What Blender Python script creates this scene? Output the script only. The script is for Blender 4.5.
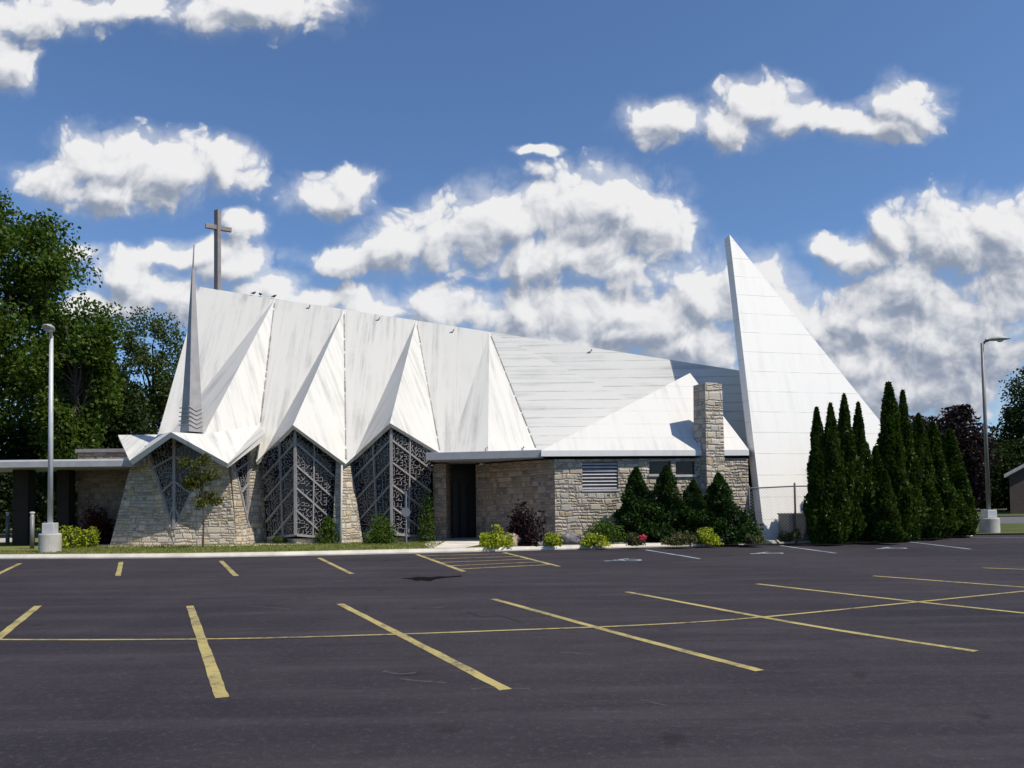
import bpy, math, random
import numpy as np
from mathutils import Vector, Matrix

for o in list(bpy.data.objects):
    bpy.data.objects.remove(o)
scene = bpy.context.scene
COL = scene.collection
random.seed(7)

# ------------------------------------------------------------------ camera
F_PX, CY, CAM_H = 780.0, 475.2, 1.6
PITCH, ROLL = math.atan(0.0352), 0.0122
fwd = Vector((0, math.cos(PITCH), math.sin(PITCH)))
r0 = Vector((1, 0, 0)); u0 = Vector((0, -math.sin(PITCH), math.cos(PITCH)))
cam_r = r0 * math.cos(ROLL) - u0 * math.sin(ROLL)
cam_u = u0 * math.cos(ROLL) + r0 * math.sin(ROLL)
cam_d = bpy.data.cameras.new("camera")
cam_d.sensor_fit = 'HORIZONTAL'; cam_d.sensor_width = 36.0
cam_d.lens = F_PX / 1024 * 36.0
cam_d.shift_y = (CY - 384) / 1024
cam_d.clip_start = 0.1; cam_d.clip_end = 6000
cam = bpy.data.objects.new("camera", cam_d); COL.objects.link(cam)
cam.matrix_world = Matrix((
    (cam_r.x, cam_u.x, -fwd.x, 0), (cam_r.y, cam_u.y, -fwd.y, 0),
    (cam_r.z, cam_u.z, -fwd.z, CAM_H), (0, 0, 0, 1)))
scene.camera = cam

# ------------------------------------------------------------------ sun and exposure
SUN_DIR_H = Vector((0.86, -0.51, 0)).normalized(); SUN_EL = math.radians(55)
sun_vec = SUN_DIR_H * math.cos(SUN_EL) + Vector((0, 0, math.sin(SUN_EL)))
sd = bpy.data.lights.new("sun", 'SUN'); sd.energy = 4.2; sd.angle = math.radians(0.5); sd.color = (1.0, 0.93, 0.80)
so = bpy.data.objects.new("sun", sd); COL.objects.link(so)
so.rotation_euler = (-sun_vec).to_track_quat('-Z', 'Y').to_euler()
scene.view_settings.view_transform = 'Standard'
scene.view_settings.look = 'None'
scene.view_settings.exposure = 0.3
scene.view_settings.gamma = 1.0
scene.view_settings.use_curve_mapping = False
scene.cycles.max_bounces = 6
scene.cycles.transparent_max_bounces = 8

# ------------------------------------------------------------------ sky
world = bpy.data.worlds.new("World"); scene.world = world; world.use_nodes = True
wt = world.node_tree; wt.nodes.clear()


def MATH(nt, op, a, b=None, c=None, clamp=False):
    n = nt.nodes.new('ShaderNodeMath'); n.operation = op; n.use_clamp = clamp
    for i, v in enumerate((a, b, c)):
        if v is None: continue
        if isinstance(v, (int, float)): n.inputs[i].default_value = v
        else: nt.links.new(v, n.inputs[i])
    return n.outputs[0]


def VMATH(nt, op, a, b=None, c=None, out=0):
    n = nt.nodes.new('ShaderNodeVectorMath'); n.operation = op
    for i, v in enumerate((a, b, c)):
        if v is None: continue
        if isinstance(v, (tuple, list)): n.inputs[i].default_value = v
        else: nt.links.new(v, n.inputs[i])
    return n.outputs[out]


def SMOOTH(nt, v, lo, hi, to0=0.0, to1=1.0):
    n = nt.nodes.new('ShaderNodeMapRange'); n.interpolation_type = 'SMOOTHSTEP'
    nt.links.new(v, n.inputs[0])
    n.inputs[1].default_value = lo; n.inputs[2].default_value = hi
    n.inputs[3].default_value = to0; n.inputs[4].default_value = to1
    return n.outputs[0]


def MIXC(nt, fac, a, b, mode='MIX'):
    n = nt.nodes.new('ShaderNodeMix'); n.data_type = 'RGBA'; n.blend_type = mode
    if isinstance(fac, (int, float)): n.inputs[0].default_value = fac
    else: nt.links.new(fac, n.inputs[0])
    for idx, v in ((6, a), (7, b)):
        if isinstance(v, (tuple, list)): n.inputs[idx].default_value = (*v[:3], 1)
        else: nt.links.new(v, n.inputs[idx])
    return n.outputs[2]


# cumulus masses as (azimuth slope, height slope, half width, half height) in thousandths
CLOUDS = [(20, 0, 80, 24), (8, 48, 26, 30), (250, -8, 95, 30), (120, -6, 60, 18),
          (105, 158, 72, 40), (55, 170, 42, 30), (170, 160, 62, 32), (225, 162, 40, 26), (110, 185, 75, 24),
          (330, 192, 48, 20), (352, 178, 28, 16), (240, 218, 22, 18), (75, 248, 22, 12),
          (130, 268, 42, 26), (232, 262, 48, 28), (170, 290, 60, 30), (268, 282, 38, 28), (110, 300, 60, 18),
          (400, 240, 50, 34), (440, 232, 40, 34), (350, 258, 34, 18),
          (510, 220, 62, 46), (600, 205, 78, 44), (650, 222, 52, 52), (570, 252, 110, 32), (530, 262, 60, 24), (640, 268, 60, 26), (620, 195, 30, 26),
          (620, 315, 110, 36), (520, 312, 66, 30), (430, 305, 50, 26), (372, 300, 46, 20), (322, 300, 40, 16),
          (700, 300, 46, 44), (756, 305, 58, 50), (690, 345, 70, 30), (560, 345, 120, 20),
          (674, 116, 46, 22), (768, 104, 44, 28), (740, 122, 40, 24), (800, 118, 40, 20),
          (850, 122, 48, 20), (915, 104, 42, 28), (880, 128, 55, 16), (548, 146, 22, 5),
          (960, 248, 70, 46), (1012, 240, 60, 48), (912, 285, 62, 50), (896, 232, 26, 22), (842, 252, 30, 16), (870, 262, 40, 24),
          (868, 328, 72, 50), (950, 345, 130, 60), (812, 330, 40, 30), (900, 395, 130, 40), (1120, 300, 110, 90), (860, 370, 110, 40), (980, 320, 90, 60), (600, 190, 60, 30), (640, 330, 150, 22), (200, 250, 90, 16),
          (-120, 230, 90, 50), (-260, 120, 110, 50), (1290, 180, 110, 50), (-420, 300, 160, 60), (1500, 320, 180, 80)]

grp = bpy.data.node_groups.new("cloud_density", 'ShaderNodeTree')
grp.interface.new_socket("P", in_out='INPUT', socket_type='NodeSocketVector')
grp.interface.new_socket("D", in_out='OUTPUT', socket_type='NodeSocketFloat')
grp.interface.new_socket("B", in_out='OUTPUT', socket_type='NodeSocketFloat')
gi = grp.nodes.new('NodeGroupInput'); go = grp.nodes.new('NodeGroupOutput')
nz = grp.nodes.new('ShaderNodeTexNoise'); nz.noise_dimensions = '2D'
nz.inputs['Scale'].default_value = 1 / 60; nz.inputs['Detail'].default_value = 4
grp.links.new(gi.outputs[0], nz.inputs['Vector'])
wv = VMATH(grp, 'SUBTRACT', nz.outputs['Color'], (0.5, 0.5, 0.5))
wp = VMATH(grp, 'MULTIPLY_ADD', wv, (46, 32, 0), gi.outputs[0])
acc = None
for (cx, cy_, ax, ay) in CLOUDS:
    q = VMATH(grp, 'MULTIPLY_ADD', wp, (1 / ax, 1 / ay, 0), (-cx / ax, -cy_ / ay, 0))
    ln = VMATH(grp, 'LENGTH', q, out=1)
    if acc is None: acc = ln
    else: acc = MATH(grp, 'SMOOTH_MIN', acc, ln, 0.30)
base = MATH(grp, 'SUBTRACT', 1.0, acc)
def puffs(scale, smooth, detail):
    v = grp.nodes.new('ShaderNodeTexVoronoi'); v.voronoi_dimensions = '2D'; v.feature = 'SMOOTH_F1'
    v.inputs['Scale'].default_value = scale; v.inputs['Detail'].default_value = detail
    v.inputs['Roughness'].default_value = 0.55; v.inputs['Lacunarity'].default_value = 2.3; v.inputs['Smoothness'].default_value = smooth
    grp.links.new(wp, v.inputs['Vector']); return v.outputs['Distance']


n2 = grp.nodes.new('ShaderNodeTexNoise'); n2.noise_dimensions = '2D'
n2.inputs['Scale'].default_value = 1 / 90; n2.inputs['Detail'].default_value = 8; n2.inputs['Roughness'].default_value = 0.5
grp.links.new(gi.outputs[0], n2.inputs['Vector'])
b1 = MATH(grp, 'MULTIPLY_ADD', puffs(1 / 46, 0.25, 2.6), -0.80, 0.60)
b2 = MATH(grp, 'MULTIPLY_ADD', n2.outputs['Fac'], 0.55, -0.16)
d = MATH(grp, 'ADD', base, b1); d = MATH(grp, 'ADD', d, b2)
grp.links.new(d, go.inputs[0]); grp.links.new(MATH(grp, 'ADD', base, MATH(grp, 'MULTIPLY', b2, 0.6)), go.inputs[1])

tc = wt.nodes.new('ShaderNodeTexCoord')
sx = wt.nodes.new('ShaderNodeSeparateXYZ'); wt.links.new(tc.outputs['Generated'], sx.inputs[0])
ay_ = MATH(wt, 'MAXIMUM', sx.outputs[1], 0.02)
gx = MATH(wt, 'MULTIPLY_ADD', MATH(wt, 'DIVIDE', sx.outputs[0], ay_), 780.0, 512.0)
gy = MATH(wt, 'MULTIPLY_ADD', MATH(wt, 'DIVIDE', sx.outputs[2], ay_), -780.0, 502.7)
cb = wt.nodes.new('ShaderNodeCombineXYZ'); wt.links.new(gx, cb.inputs[0]); wt.links.new(gy, cb.inputs[1])


def dens(off):
    g = wt.nodes.new('ShaderNodeGroup'); g.node_tree = grp
    p = cb.outputs[0] if off is None else VMATH(wt, 'ADD', cb.outputs[0], off)
    wt.links.new(p, g.inputs[0]); return g.outputs[0], g.outputs[1]


D0, B0 = dens(None); D1, _ = dens((7, -12, 0)); _, B1 = dens((9, -30, 0))
alpha = SMOOTH(wt, D0, -0.08, 0.38)
veil = MATH(wt, 'MULTIPLY', SMOOTH(wt, B0, -0.5, 0.5, 0.0, 0.55), SMOOTH(wt, D0, -0.6, 0.15))
alpha = MATH(wt, 'MAXIMUM', alpha, veil)
# self shading of the cloud: less cloud towards the sun means a brighter flank
lit = MATH(wt, 'MULTIPLY_ADD', MATH(wt, 'SUBTRACT', D0, D1), 1.35, 0.56)
lit = MATH(wt, 'MULTIPLY_ADD', MATH(wt, 'SUBTRACT', B0, B1), 0.62, lit)
lit = MATH(wt, 'SUBTRACT', lit, SMOOTH(wt, B1, 0.2, 1.1, 0.0, 0.16))
lit = MATH(wt, 'SUBTRACT', lit, SMOOTH(wt, gy, 180, 420, 0.0, 0.22))
lit = MATH(wt, 'SUBTRACT', lit, SMOOTH(wt, gx, 740, 900, 0.0, 0.22))
lit = SMOOTH(wt, lit, -0.75, 1.35)
ccol = MIXC(wt, lit, (0.27, 0.32, 0.42), (0.87, 0.87, 0.88))
sky = wt.nodes.new('ShaderNodeTexSky'); sky.sky_type = 'NISHITA'; sky.sun_disc = False
sky.sun_elevation = SUN_EL; sky.sun_rotation = math.atan2(SUN_DIR_H.x, SUN_DIR_H.y)
sky.altitude = 300; sky.air_density = 1.0; sky.dust_density = 0.5; sky.ozone_density = 4.0
SKY_STRENGTH = 0.0975
inv = 0.80 / SKY_STRENGTH
ccol = MIXC(wt, 1.0, ccol, (inv, inv, inv), 'MULTIPLY')
skyc = MIXC(wt, 1.0, sky.outputs[0], (0.84, 0.965, 1.10), 'MULTIPLY')   # the camera's white balance
mixed = MIXC(wt, alpha, skyc, ccol)
bg = wt.nodes.new('ShaderNodeBackground'); bg.inputs['Strength'].default_value = SKY_STRENGTH
wt.links.new(mixed, bg.inputs['Color'])
wo = wt.nodes.new('ShaderNodeOutputWorld'); wt.links.new(bg.outputs[0], wo.inputs['Surface'])
world.cycles.sampling_method = 'MANUAL'; world.cycles.sample_map_resolution = 512


# ------------------------------------------------------------------ pixel -> world helpers
def ray(px, py):
    return fwd + cam_r * ((px - 512) / F_PX) + cam_u * ((CY - py) / F_PX)


def at(px, py, Y):
    v = ray(px, py); return Vector((0, 0, CAM_H)) + v * (Y / v.y)


def gz(px, py, z=0.0):
    v = ray(px, py); return Vector((0, 0, CAM_H)) + v * ((z - CAM_H) / v.z)


# ------------------------------------------------------------------ materials
def new_mat(name):
    m = bpy.data.materials.new(name); m.use_nodes = True
    nt = m.node_tree; b = nt.nodes['Principled BSDF']
    return m, nt, b


def noise(nt, scale, detail=4, rough=0.55, vec=None, dim='3D', dist=0.0):
    n = nt.nodes.new('ShaderNodeTexNoise'); n.noise_dimensions = dim
    n.inputs['Scale'].default_value = scale; n.inputs['Detail'].default_value = detail
    n.inputs['Roughness'].default_value = rough; n.inputs['Distortion'].default_value = dist
    if vec is not None: nt.links.new(vec, n.inputs['Vector'])
    return n.outputs['Fac']


def coords(nt, which='Object'):
    return nt.nodes.new('ShaderNodeTexCoord').outputs[which]


def scale_vec(nt, v, s):
    return VMATH(nt, 'MULTIPLY', v, s)


def bump(nt, b, h, strength=0.3, dist=0.02):
    n = nt.nodes.new('ShaderNodeBump'); n.inputs['Strength'].default_value = strength
    n.inputs['Distance'].default_value = dist
    nt.links.new(h, n.inputs['Height']); nt.links.new(n.outputs[0], b.inputs['Normal'])


def simple(name, col, rough=0.7, var=0.15, scale=3.0, metal=0.0, spec=0.3, which='Object'):
    m, nt, b = new_mat(name)
    c = coords(nt, which)
    f = noise(nt, scale, 5, 0.6, c)
    lo = tuple(x * (1 - var) for x in col); hi = tuple(min(1, x * (1 + var)) for x in col)
    nt.links.new(MIXC(nt, SMOOTH(nt, f, 0.3, 0.7), lo, hi), b.inputs['Base Color'])
    b.inputs['Roughness'].default_value = rough; b.inputs['Metallic'].default_value = metal
    b.inputs['Specular IOR Level'].default_value = spec
    return m


def white_paint(name, seam_axis=None, spacing=0.5, seam_w=0.03, seam_amt=0.5, dirt=1.0, base=(0.61, 0.595, 0.57), streak_axis='v'):
    m, nt, b = new_mat(name)
    uv = coords(nt, 'UV')
    s = nt.nodes.new('ShaderNodeSeparateXYZ'); nt.links.new(uv, s.inputs[0])
    big = noise(nt, 0.35, 4, 0.6, uv)
    stv = scale_vec(nt, uv, (3.2, 0.22, 1) if streak_axis == 'v' else (0.22, 3.2, 1))
    st = noise(nt, 1.0, 6, 0.65, stv)
    fine = noise(nt, 5.0, 5, 0.7, uv)
    dirtf = MATH(nt, 'MULTIPLY', SMOOTH(nt, st, 0.44, 0.72), SMOOTH(nt, big, 0.32, 0.62))
    dirtf = MATH(nt, 'MULTIPLY', dirtf, 0.55 * dirt)
    col = MIXC(nt, dirtf, base, (0.30, 0.295, 0.29))
    spots = MATH(nt, 'MULTIPLY', SMOOTH(nt, fine, 0.60, 0.72), SMOOTH(nt, big, 0.45, 0.7))
    col = MIXC(nt, MATH(nt, 'MULTIPLY', spots, 0.35 * dirt), col, (0.30, 0.29, 0.28))
    if seam_axis:
        wob = noise(nt, 0.8, 3, 0.5, uv)
        vv = s.outputs[0 if seam_axis == 'u' else 1]
        vv = MATH(nt, 'MULTIPLY_ADD', wob, 0.05, vv)
        fr = MATH(nt, 'FRACT', MATH(nt, 'DIVIDE', vv, spacing))
        ds = MATH(nt, 'ABSOLUTE', MATH(nt, 'SUBTRACT', fr, 0.5))
        ln = SMOOTH(nt, ds, 0, seam_w / spacing, 1.0, 0.0)
        br = noise(nt, 0.7, 5, 0.7, scale_vec(nt, uv, (1, 2.0, 1)))
        ln = MATH(nt, 'MULTIPLY', ln, SMOOTH(nt, br, 0.36, 0.6, 0.15, 1.0))
        col = MIXC(nt, MATH(nt, 'MULTIPLY', ln, seam_amt), col, (0.24, 0.235, 0.235))
    nt.links.new(col, b.inputs['Base Color'])
    b.inputs['Roughness'].default_value = 0.62; b.inputs['Specular IOR Level'].default_value = 0.25
    return m


def stone_mat(name, cw=0.22, ch=0.115, tint=(1, 1, 1)):
    """roughly coursed rubble: wobbly courses of uneven height, stones of uneven length"""
    m, nt, b = new_mat(name)
    uv = coords(nt, 'UV')
    wn = nt.nodes.new('ShaderNodeTexNoise'); wn.inputs['Scale'].default_value = 1.7; wn.inputs['Detail'].default_value = 3
    nt.links.new(uv, wn.inputs['Vector'])
    wv = VMATH(nt, 'SUBTRACT', wn.outputs['Color'], (0.5, 0.5, 0.5))
    uvw = VMATH(nt, 'MULTIPLY_ADD', wv, (0.16, 0.15, 0), uv)
    w2 = nt.nodes.new('ShaderNodeTexNoise'); w2.inputs['Scale'].default_value = 9; w2.inputs['Detail'].default_value = 1
    nt.links.new(uv, w2.inputs['Vector'])
    uvw = VMATH(nt, 'MULTIPLY_ADD', VMATH(nt, 'SUBTRACT', w2.outputs['Color'], (0.5, 0.5, 0.5)), (0.055, 0.05, 0), uvw)
    s = nt.nodes.new('ShaderNodeSeparateXYZ'); nt.links.new(uvw, s.inputs[0])
    v1 = nt.nodes.new('ShaderNodeTexNoise'); v1.noise_dimensions = '1D'; v1.inputs['Scale'].default_value = 2.4; v1.inputs['Detail'].default_value = 1
    nt.links.new(s.outputs[1], v1.inputs['W'])
    vv = MATH(nt, 'DIVIDE', MATH(nt, 'MULTIPLY_ADD', v1.outputs['Fac'], 0.22, s.outputs[1]), ch)

    def grid(mul, cwm, seed):
        v_ = MATH(nt, 'DIVIDE', vv, mul); w_ = cw * cwm
        row = MATH(nt, 'FLOOR', v_); fv = MATH(nt, 'FRACT', v_)
        r1 = nt.nodes.new('ShaderNodeTexWhiteNoise'); r1.noise_dimensions = '1D'; nt.links.new(MATH(nt, 'ADD', row, seed), r1.inputs['W'])
        wid = MATH(nt, 'MULTIPLY_ADD', r1.outputs['Value'], 0.8, 0.6)
        uu = MATH(nt, 'ADD', MATH(nt, 'DIVIDE', MATH(nt, 'DIVIDE', s.outputs[0], w_), wid), MATH(nt, 'MULTIPLY', row, 7.37))
        u1 = nt.nodes.new('ShaderNodeTexNoise'); u1.noise_dimensions = '1D'; u1.inputs['Scale'].default_value = 0.8; u1.inputs['Detail'].default_value = 0
        nt.links.new(uu, u1.inputs['W'])
        uu = MATH(nt, 'MULTIPLY_ADD', u1.outputs['Fac'], 1.5, uu)
        fu = MATH(nt, 'FRACT', uu)
        cmb = nt.nodes.new('ShaderNodeCombineXYZ'); nt.links.new(MATH(nt, 'ADD', row, seed), cmb.inputs[0]); nt.links.new(MATH(nt, 'FLOOR', uu), cmb.inputs[1])
        r2 = nt.nodes.new('ShaderNodeTexWhiteNoise'); r2.noise_dimensions = '2D'; nt.links.new(cmb.outputs[0], r2.inputs['Vector'])
        dv_ = MATH(nt, 'MULTIPLY', MATH(nt, 'SUBTRACT', 0.5, MATH(nt, 'ABSOLUTE', MATH(nt, 'SUBTRACT', fv, 0.5))), ch * mul)
        du_ = MATH(nt, 'MULTIPLY', MATH(nt, 'MULTIPLY', MATH(nt, 'SUBTRACT', 0.5, MATH(nt, 'ABSOLUTE', MATH(nt, 'SUBTRACT', fu, 0.5))), w_), wid)
        return MATH(nt, 'SMOOTH_MIN', dv_, du_, 0.035), r2.outputs['Color'], r2.outputs['Value']

    dA, cA, _ = grid(1.0, 1.0, 0.0)
    dB, cB, vB = grid(2.0, 1.25, 31.0)
    big = MATH(nt, 'GREATER_THAN', vB, 0.60)
    # joints in metres from the edge of each stone
    mxd = nt.nodes.new('ShaderNodeMix'); mxd.data_type = 'FLOAT'; nt.links.new(big, mxd.inputs[0]); nt.links.new(dA, mxd.inputs[2]); nt.links.new(dB, mxd.inputs[3])
    dist = mxd.outputs[0]
    cs = nt.nodes.new('ShaderNodeSeparateXYZ'); nt.links.new(MIXC(nt, big, cA, cB), cs.inputs[0])
    ramp = nt.nodes.new('ShaderNodeValToRGB'); nt.links.new(cs.outputs[0], ramp.inputs[0])
    cols = [(0.0, (0.25, 0.22, 0.19)), (0.18, (0.38, 0.34, 0.285)), (0.42, (0.50, 0.455, 0.385)),
            (0.62, (0.43, 0.40, 0.36)), (0.8, (0.57, 0.52, 0.44)), (0.93, (0.48, 0.41, 0.30)), (1.0, (0.42, 0.34, 0.235))]
    el = ramp.color_ramp.elements
    while len(el) < len(cols): el.new(0.5)
    for e, (p, c) in zip(el, cols):
        e.position = p; e.color = (c[0] * tint[0], c[1] * tint[1], c[2] * tint[2], 1)
    fine = noise(nt, 14, 6, 0.7, uv)
    col = MIXC(nt, SMOOTH(nt, fine, 0.3, 0.75, 0.0, 0.42), ramp.outputs[0], (0.19, 0.165, 0.14))
    jit = MATH(nt, 'MULTIPLY_ADD', fine, 0.014, dist)
    mort = SMOOTH(nt, jit, 0.012, 0.030, 1.0, 0.0)
    col = MIXC(nt, MATH(nt, 'MULTIPLY', mort, 0.62), col, (0.19, 0.17, 0.15))
    nt.links.new(col, b.inputs['Base Color'])
    h = MATH(nt, 'ADD', SMOOTH(nt, dist, 0.0, 0.05), MATH(nt, 'MULTIPLY', fine, 0.4))
    h = MATH(nt, 'MULTIPLY_ADD', cs.outputs[1], 0.6, h)
    bump(nt, b, h, 0.7, 0.045)
    b.inputs['Roughness'].default_value = 0.92; b.inputs['Specular IOR Level'].default_value = 0.15
    return m


def leaf_mat(name, lo, hi, trans=0.35, scale=0.9):
    m, nt, b = new_mat(name)
    nt.nodes.remove(b)
    geo = nt.nodes.new('ShaderNodeNewGeometry')
    f = noise(nt, scale, 3, 0.6, coords(nt, 'Object'))
    mixf = MATH(nt, 'MULTIPLY_ADD', geo.outputs['Random Per Island'], 0.55, MATH(nt, 'MULTIPLY_ADD', f, 1.1, -0.32), clamp=True)
    col = MIXC(nt, mixf, lo, hi)
    df = nt.nodes.new('ShaderNodeBsdfDiffuse'); tr = nt.nodes.new('ShaderNodeBsdfTranslucent')
    gl = nt.nodes.new('ShaderNodeBsdfGlossy'); gl.inputs['Roughness'].default_value = 0.45
    gl.inputs['Color'].default_value = (0.5, 0.5, 0.5, 1)
    nt.links.new(col, df.inputs['Color']); nt.links.new(MIXC(nt, 1.0, col, (1.1, 1.15, 0.6), 'MULTIPLY'), tr.inputs['Color'])
    mx = nt.nodes.new('ShaderNodeMixShader'); mx.inputs[0].default_value = trans
    nt.links.new(df.outputs[0], mx.inputs[1]); nt.links.new(tr.outputs[0], mx.inputs[2])
    m2 = nt.nodes.new('ShaderNodeMixShader'); m2.inputs[0].default_value = 0.02
    nt.links.new(mx.outputs[0], m2.inputs[1]); nt.links.new(gl.outputs[0], m2.inputs[2])
    nt.links.new(m2.outputs[0], nt.nodes['Material Output'].inputs['Surface'])
    return m


def asphalt_mat():
    m, nt, b = new_mat("asphalt")
    c = coords(nt, 'Object')
    f1 = noise(nt, 0.16, 5, 0.62, c, dist=0.5); f2 = noise(nt, 1.6, 6, 0.7, c)
    f3 = noise(nt, 42, 4, 0.85, c); f4 = noise(nt, 14, 4, 0.7, c)
    st = noise(nt, 1.0, 6, 0.65, scale_vec(nt, c, (0.16, 1.6, 1)))
    s2 = noise(nt, 1.0, 5, 0.65, scale_vec(nt, c, (0.35, 3.5, 1)))
    col = MIXC(nt, SMOOTH(nt, f1, 0.34, 0.66), (0.0235, 0.0205, 0.0268), (0.0395, 0.034, 0.0405))
    col = MIXC(nt, SMOOTH(nt, st, 0.42, 0.70, 0.0, 0.65), col, (0.058, 0.049, 0.057))
    col = MIXC(nt, SMOOTH(nt, s2, 0.50, 0.72, 0.0, 0.40), col, (0.018, 0.0155, 0.0205))
    col = MIXC(nt, SMOOTH(nt, f2, 0.42, 0.68, 0.0, 0.35), col, (0.020, 0.017, 0.0225))
    col = MIXC(nt, SMOOTH(nt, f4, 0.50, 0.70, 0.0, 0.55), col, (0.064, 0.055, 0.062))
    # grit and pale worn scuffs
    col = MIXC(nt, SMOOTH(nt, f3, 0.56, 0.72, 0.0, 0.7), col, (0.12, 0.11, 0.11))
    sc = noise(nt, 1.0, 5, 0.7, scale_vec(nt, c, (0.6, 2.6, 1)))
    col = MIXC(nt, MATH(nt, 'MULTIPLY', SMOOTH(nt, sc, 0.63, 0.74), SMOOTH(nt, f1, 0.44, 0.58, 0.0, 0.55)), col, (0.13, 0.115, 0.11))
    # oil drips
    vo = nt.nodes.new('ShaderNodeTexVoronoi'); vo.voronoi_dimensions = '2D'; vo.inputs['Scale'].default_value = 0.42
    nt.links.new(VMATH(nt, 'MULTIPLY_ADD', noise_col(nt, 3.0, c), (0.5, 0.5, 0), c), vo.inputs['Vector'])
    col = MIXC(nt, MATH(nt, 'MULTIPLY', SMOOTH(nt, vo.outputs['Distance'], 0.01, 0.06, 1.0, 0.0), 0.4), col, (0.010, 0.009, 0.010))
    # crack network
    cv = VMATH(nt, 'MULTIPLY_ADD', noise_col(nt, 0.7, c), (1.4, 1.4, 0), c)
    ve = nt.nodes.new('ShaderNodeTexVoronoi'); ve.voronoi_dimensions = '2D'; ve.feature = 'DISTANCE_TO_EDGE'
    ve.inputs['Scale'].default_value = 0.16; nt.links.new(cv, ve.inputs['Vector'])
    cr = MATH(nt, 'MULTIPLY', SMOOTH(nt, ve.outputs['Distance'], 0.0, 0.0035, 1, 0), SMOOTH(nt, f1, 0.42, 0.58))
    col = MIXC(nt, MATH(nt, 'MULTIPLY', cr, 0.25), col, (0.009, 0.008, 0.009))
    nt.links.new(col, b.inputs['Base Color'])
    b.inputs['Roughness'].default_value = 0.88; b.inputs['Specular IOR Level'].default_value = 0.12
    bump(nt, b, MATH(nt, 'ADD', f3, MATH(nt, 'MULTIPLY', f4, 0.8)), 0.5, 0.012)
    return m


def noise_col(nt, scale, vec):
    n = nt.nodes.new('ShaderNodeTexNoise'); n.inputs['Scale'].default_value = scale; n.inputs['Detail'].default_value = 4
    nt.links.new(vec, n.inputs['Vector']); return n.outputs['Color']


def paint_mat(name, col):
    m, nt, b = new_mat(name)
    c = coords(nt, 'Object')
    f = noise(nt, 9, 6, 0.75, c); g = noise(nt, 1.2, 3, 0.6, c)
    wear = MATH(nt, 'ADD', MATH(nt, 'MULTIPLY', f, 0.8), MATH(nt, 'MULTIPLY', g, 0.4))
    w = SMOOTH(nt, wear, 0.56, 0.78)
    cc = MIXC(nt, SMOOTH(nt, g, 0.3, 0.7), col, tuple(x * 0.8 for x in col))
    nt.links.new(MIXC(nt, w, cc, (0.06, 0.054, 0.058)), b.inputs['Base Color'])
    b.inputs['Roughness'].default_value = 0.8
    return m


def grass_ground(name, lo, hi, dry):
    m, nt, b = new_mat(name)
    c = coords(nt, 'Object')
    a = noise(nt, 0.5, 5, 0.65, c); f = noise(nt, 18, 5, 0.75, c)
    st = noise(nt, 1.0, 4, 0.6, scale_vec(nt, c, (0.25, 1.3, 1)))
    col = MIXC(nt, SMOOTH(nt, f, 0.3, 0.7), lo, hi)
    col = MIXC(nt, MATH(nt, 'MULTIPLY', SMOOTH(nt, st, 0.42, 0.62), SMOOTH(nt, a, 0.3, 0.7, 0.3, 0.9)), col, dry)
    nt.links.new(col, b.inputs['Base Color']); b.inputs['Roughness'].default_value = 0.95
    b.inputs['Specular IOR Level'].default_value = 0.1
    bump(nt, b, f, 0.8, 0.03)
    return m


def gravel_mat():
    m, nt, b = new_mat("gravel")
    c = coords(nt, 'Object')
    v = nt.nodes.new('ShaderNodeTexVoronoi'); v.inputs['Scale'].default_value = 16; nt.links.new(c, v.inputs['Vector'])
    s = nt.nodes.new('ShaderNodeSeparateXYZ'); nt.links.new(v.outputs['Color'], s.inputs[0])
    col = MIXC(nt, s.outputs[0], (0.10, 0.098, 0.10), (0.26, 0.25, 0.25))
    nt.links.new(col, b.inputs['Base Color']); b.inputs['Roughness'].default_value = 0.95
    bump(nt, b, v.outputs['Distance'], 0.8, 0.04)
    return m


def concrete_mat(name, base=(0.42, 0.40, 0.37)):
    m, nt, b = new_mat(name)
    c = coords(nt, 'Object')
    a = noise(nt, 1.1, 5, 0.65, c); f = noise(nt, 22, 4, 0.7, c)
    col = MIXC(nt, SMOOTH(nt, a, 0.3, 0.7), tuple(x * 0.78 for x in base), tuple(x * 1.1 for x in base))
    col = MIXC(nt, SMOOTH(nt, f, 0.55, 0.75, 0, 0.4), col, tuple(x * 0.55 for x in base))
    nt.links.new(col, b.inputs['Base Color']); b.inputs['Roughness'].default_value = 0.9
    b.inputs['Specular IOR Level'].default_value = 0.2
    bump(nt, b, f, 0.25, 0.01)
    return m


M = {}
M['roof'] = white_paint("white_roof_paint", 'u', 1.1, 0.028, 0.34, 1.5, base=(0.575, 0.56, 0.53))
M['panel'] = white_paint("white_roof_panel", 'v', 0.44, 0.034, 0.72, 1.0, base=(0.60, 0.587, 0.562), streak_axis='h')
M['wing'] = white_paint("white_wing_roof", 'v', 0.80, 0.045, 0.30, 0.8)
M['tower'] = white_paint("white_tower_panels", 'v', 0.88, 0.024, 0.55, 0.4, base=(0.74, 0.725, 0.70))
M['trim'] = white_paint("white_trim", None, dirt=0.5, base=(0.62, 0.61, 0.60))
M['soffit'] = simple("soffit", (0.22, 0.20, 0.20), 0.8)
M['stone'] = stone_mat("rubble_stone", tint=(1.02, 0.985, 0.93))
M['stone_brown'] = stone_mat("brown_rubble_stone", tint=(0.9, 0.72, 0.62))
M['stone_dark'] = stone_mat("dark_rubble_stone", tint=(0.62, 0.53, 0.48))  # same rubble, tint darkened to put the walkway canopy's shade into the colour
M['chim'] = stone_mat("chimney_stone", 0.26, 0.125)
M['grey'] = simple("grey_metal_fascia", (0.34, 0.34, 0.36), 0.5, 0.08)
M['glass'] = simple("dark_glass", (0.012, 0.012, 0.018), 0.16, 0.2, spec=0.35)
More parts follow.
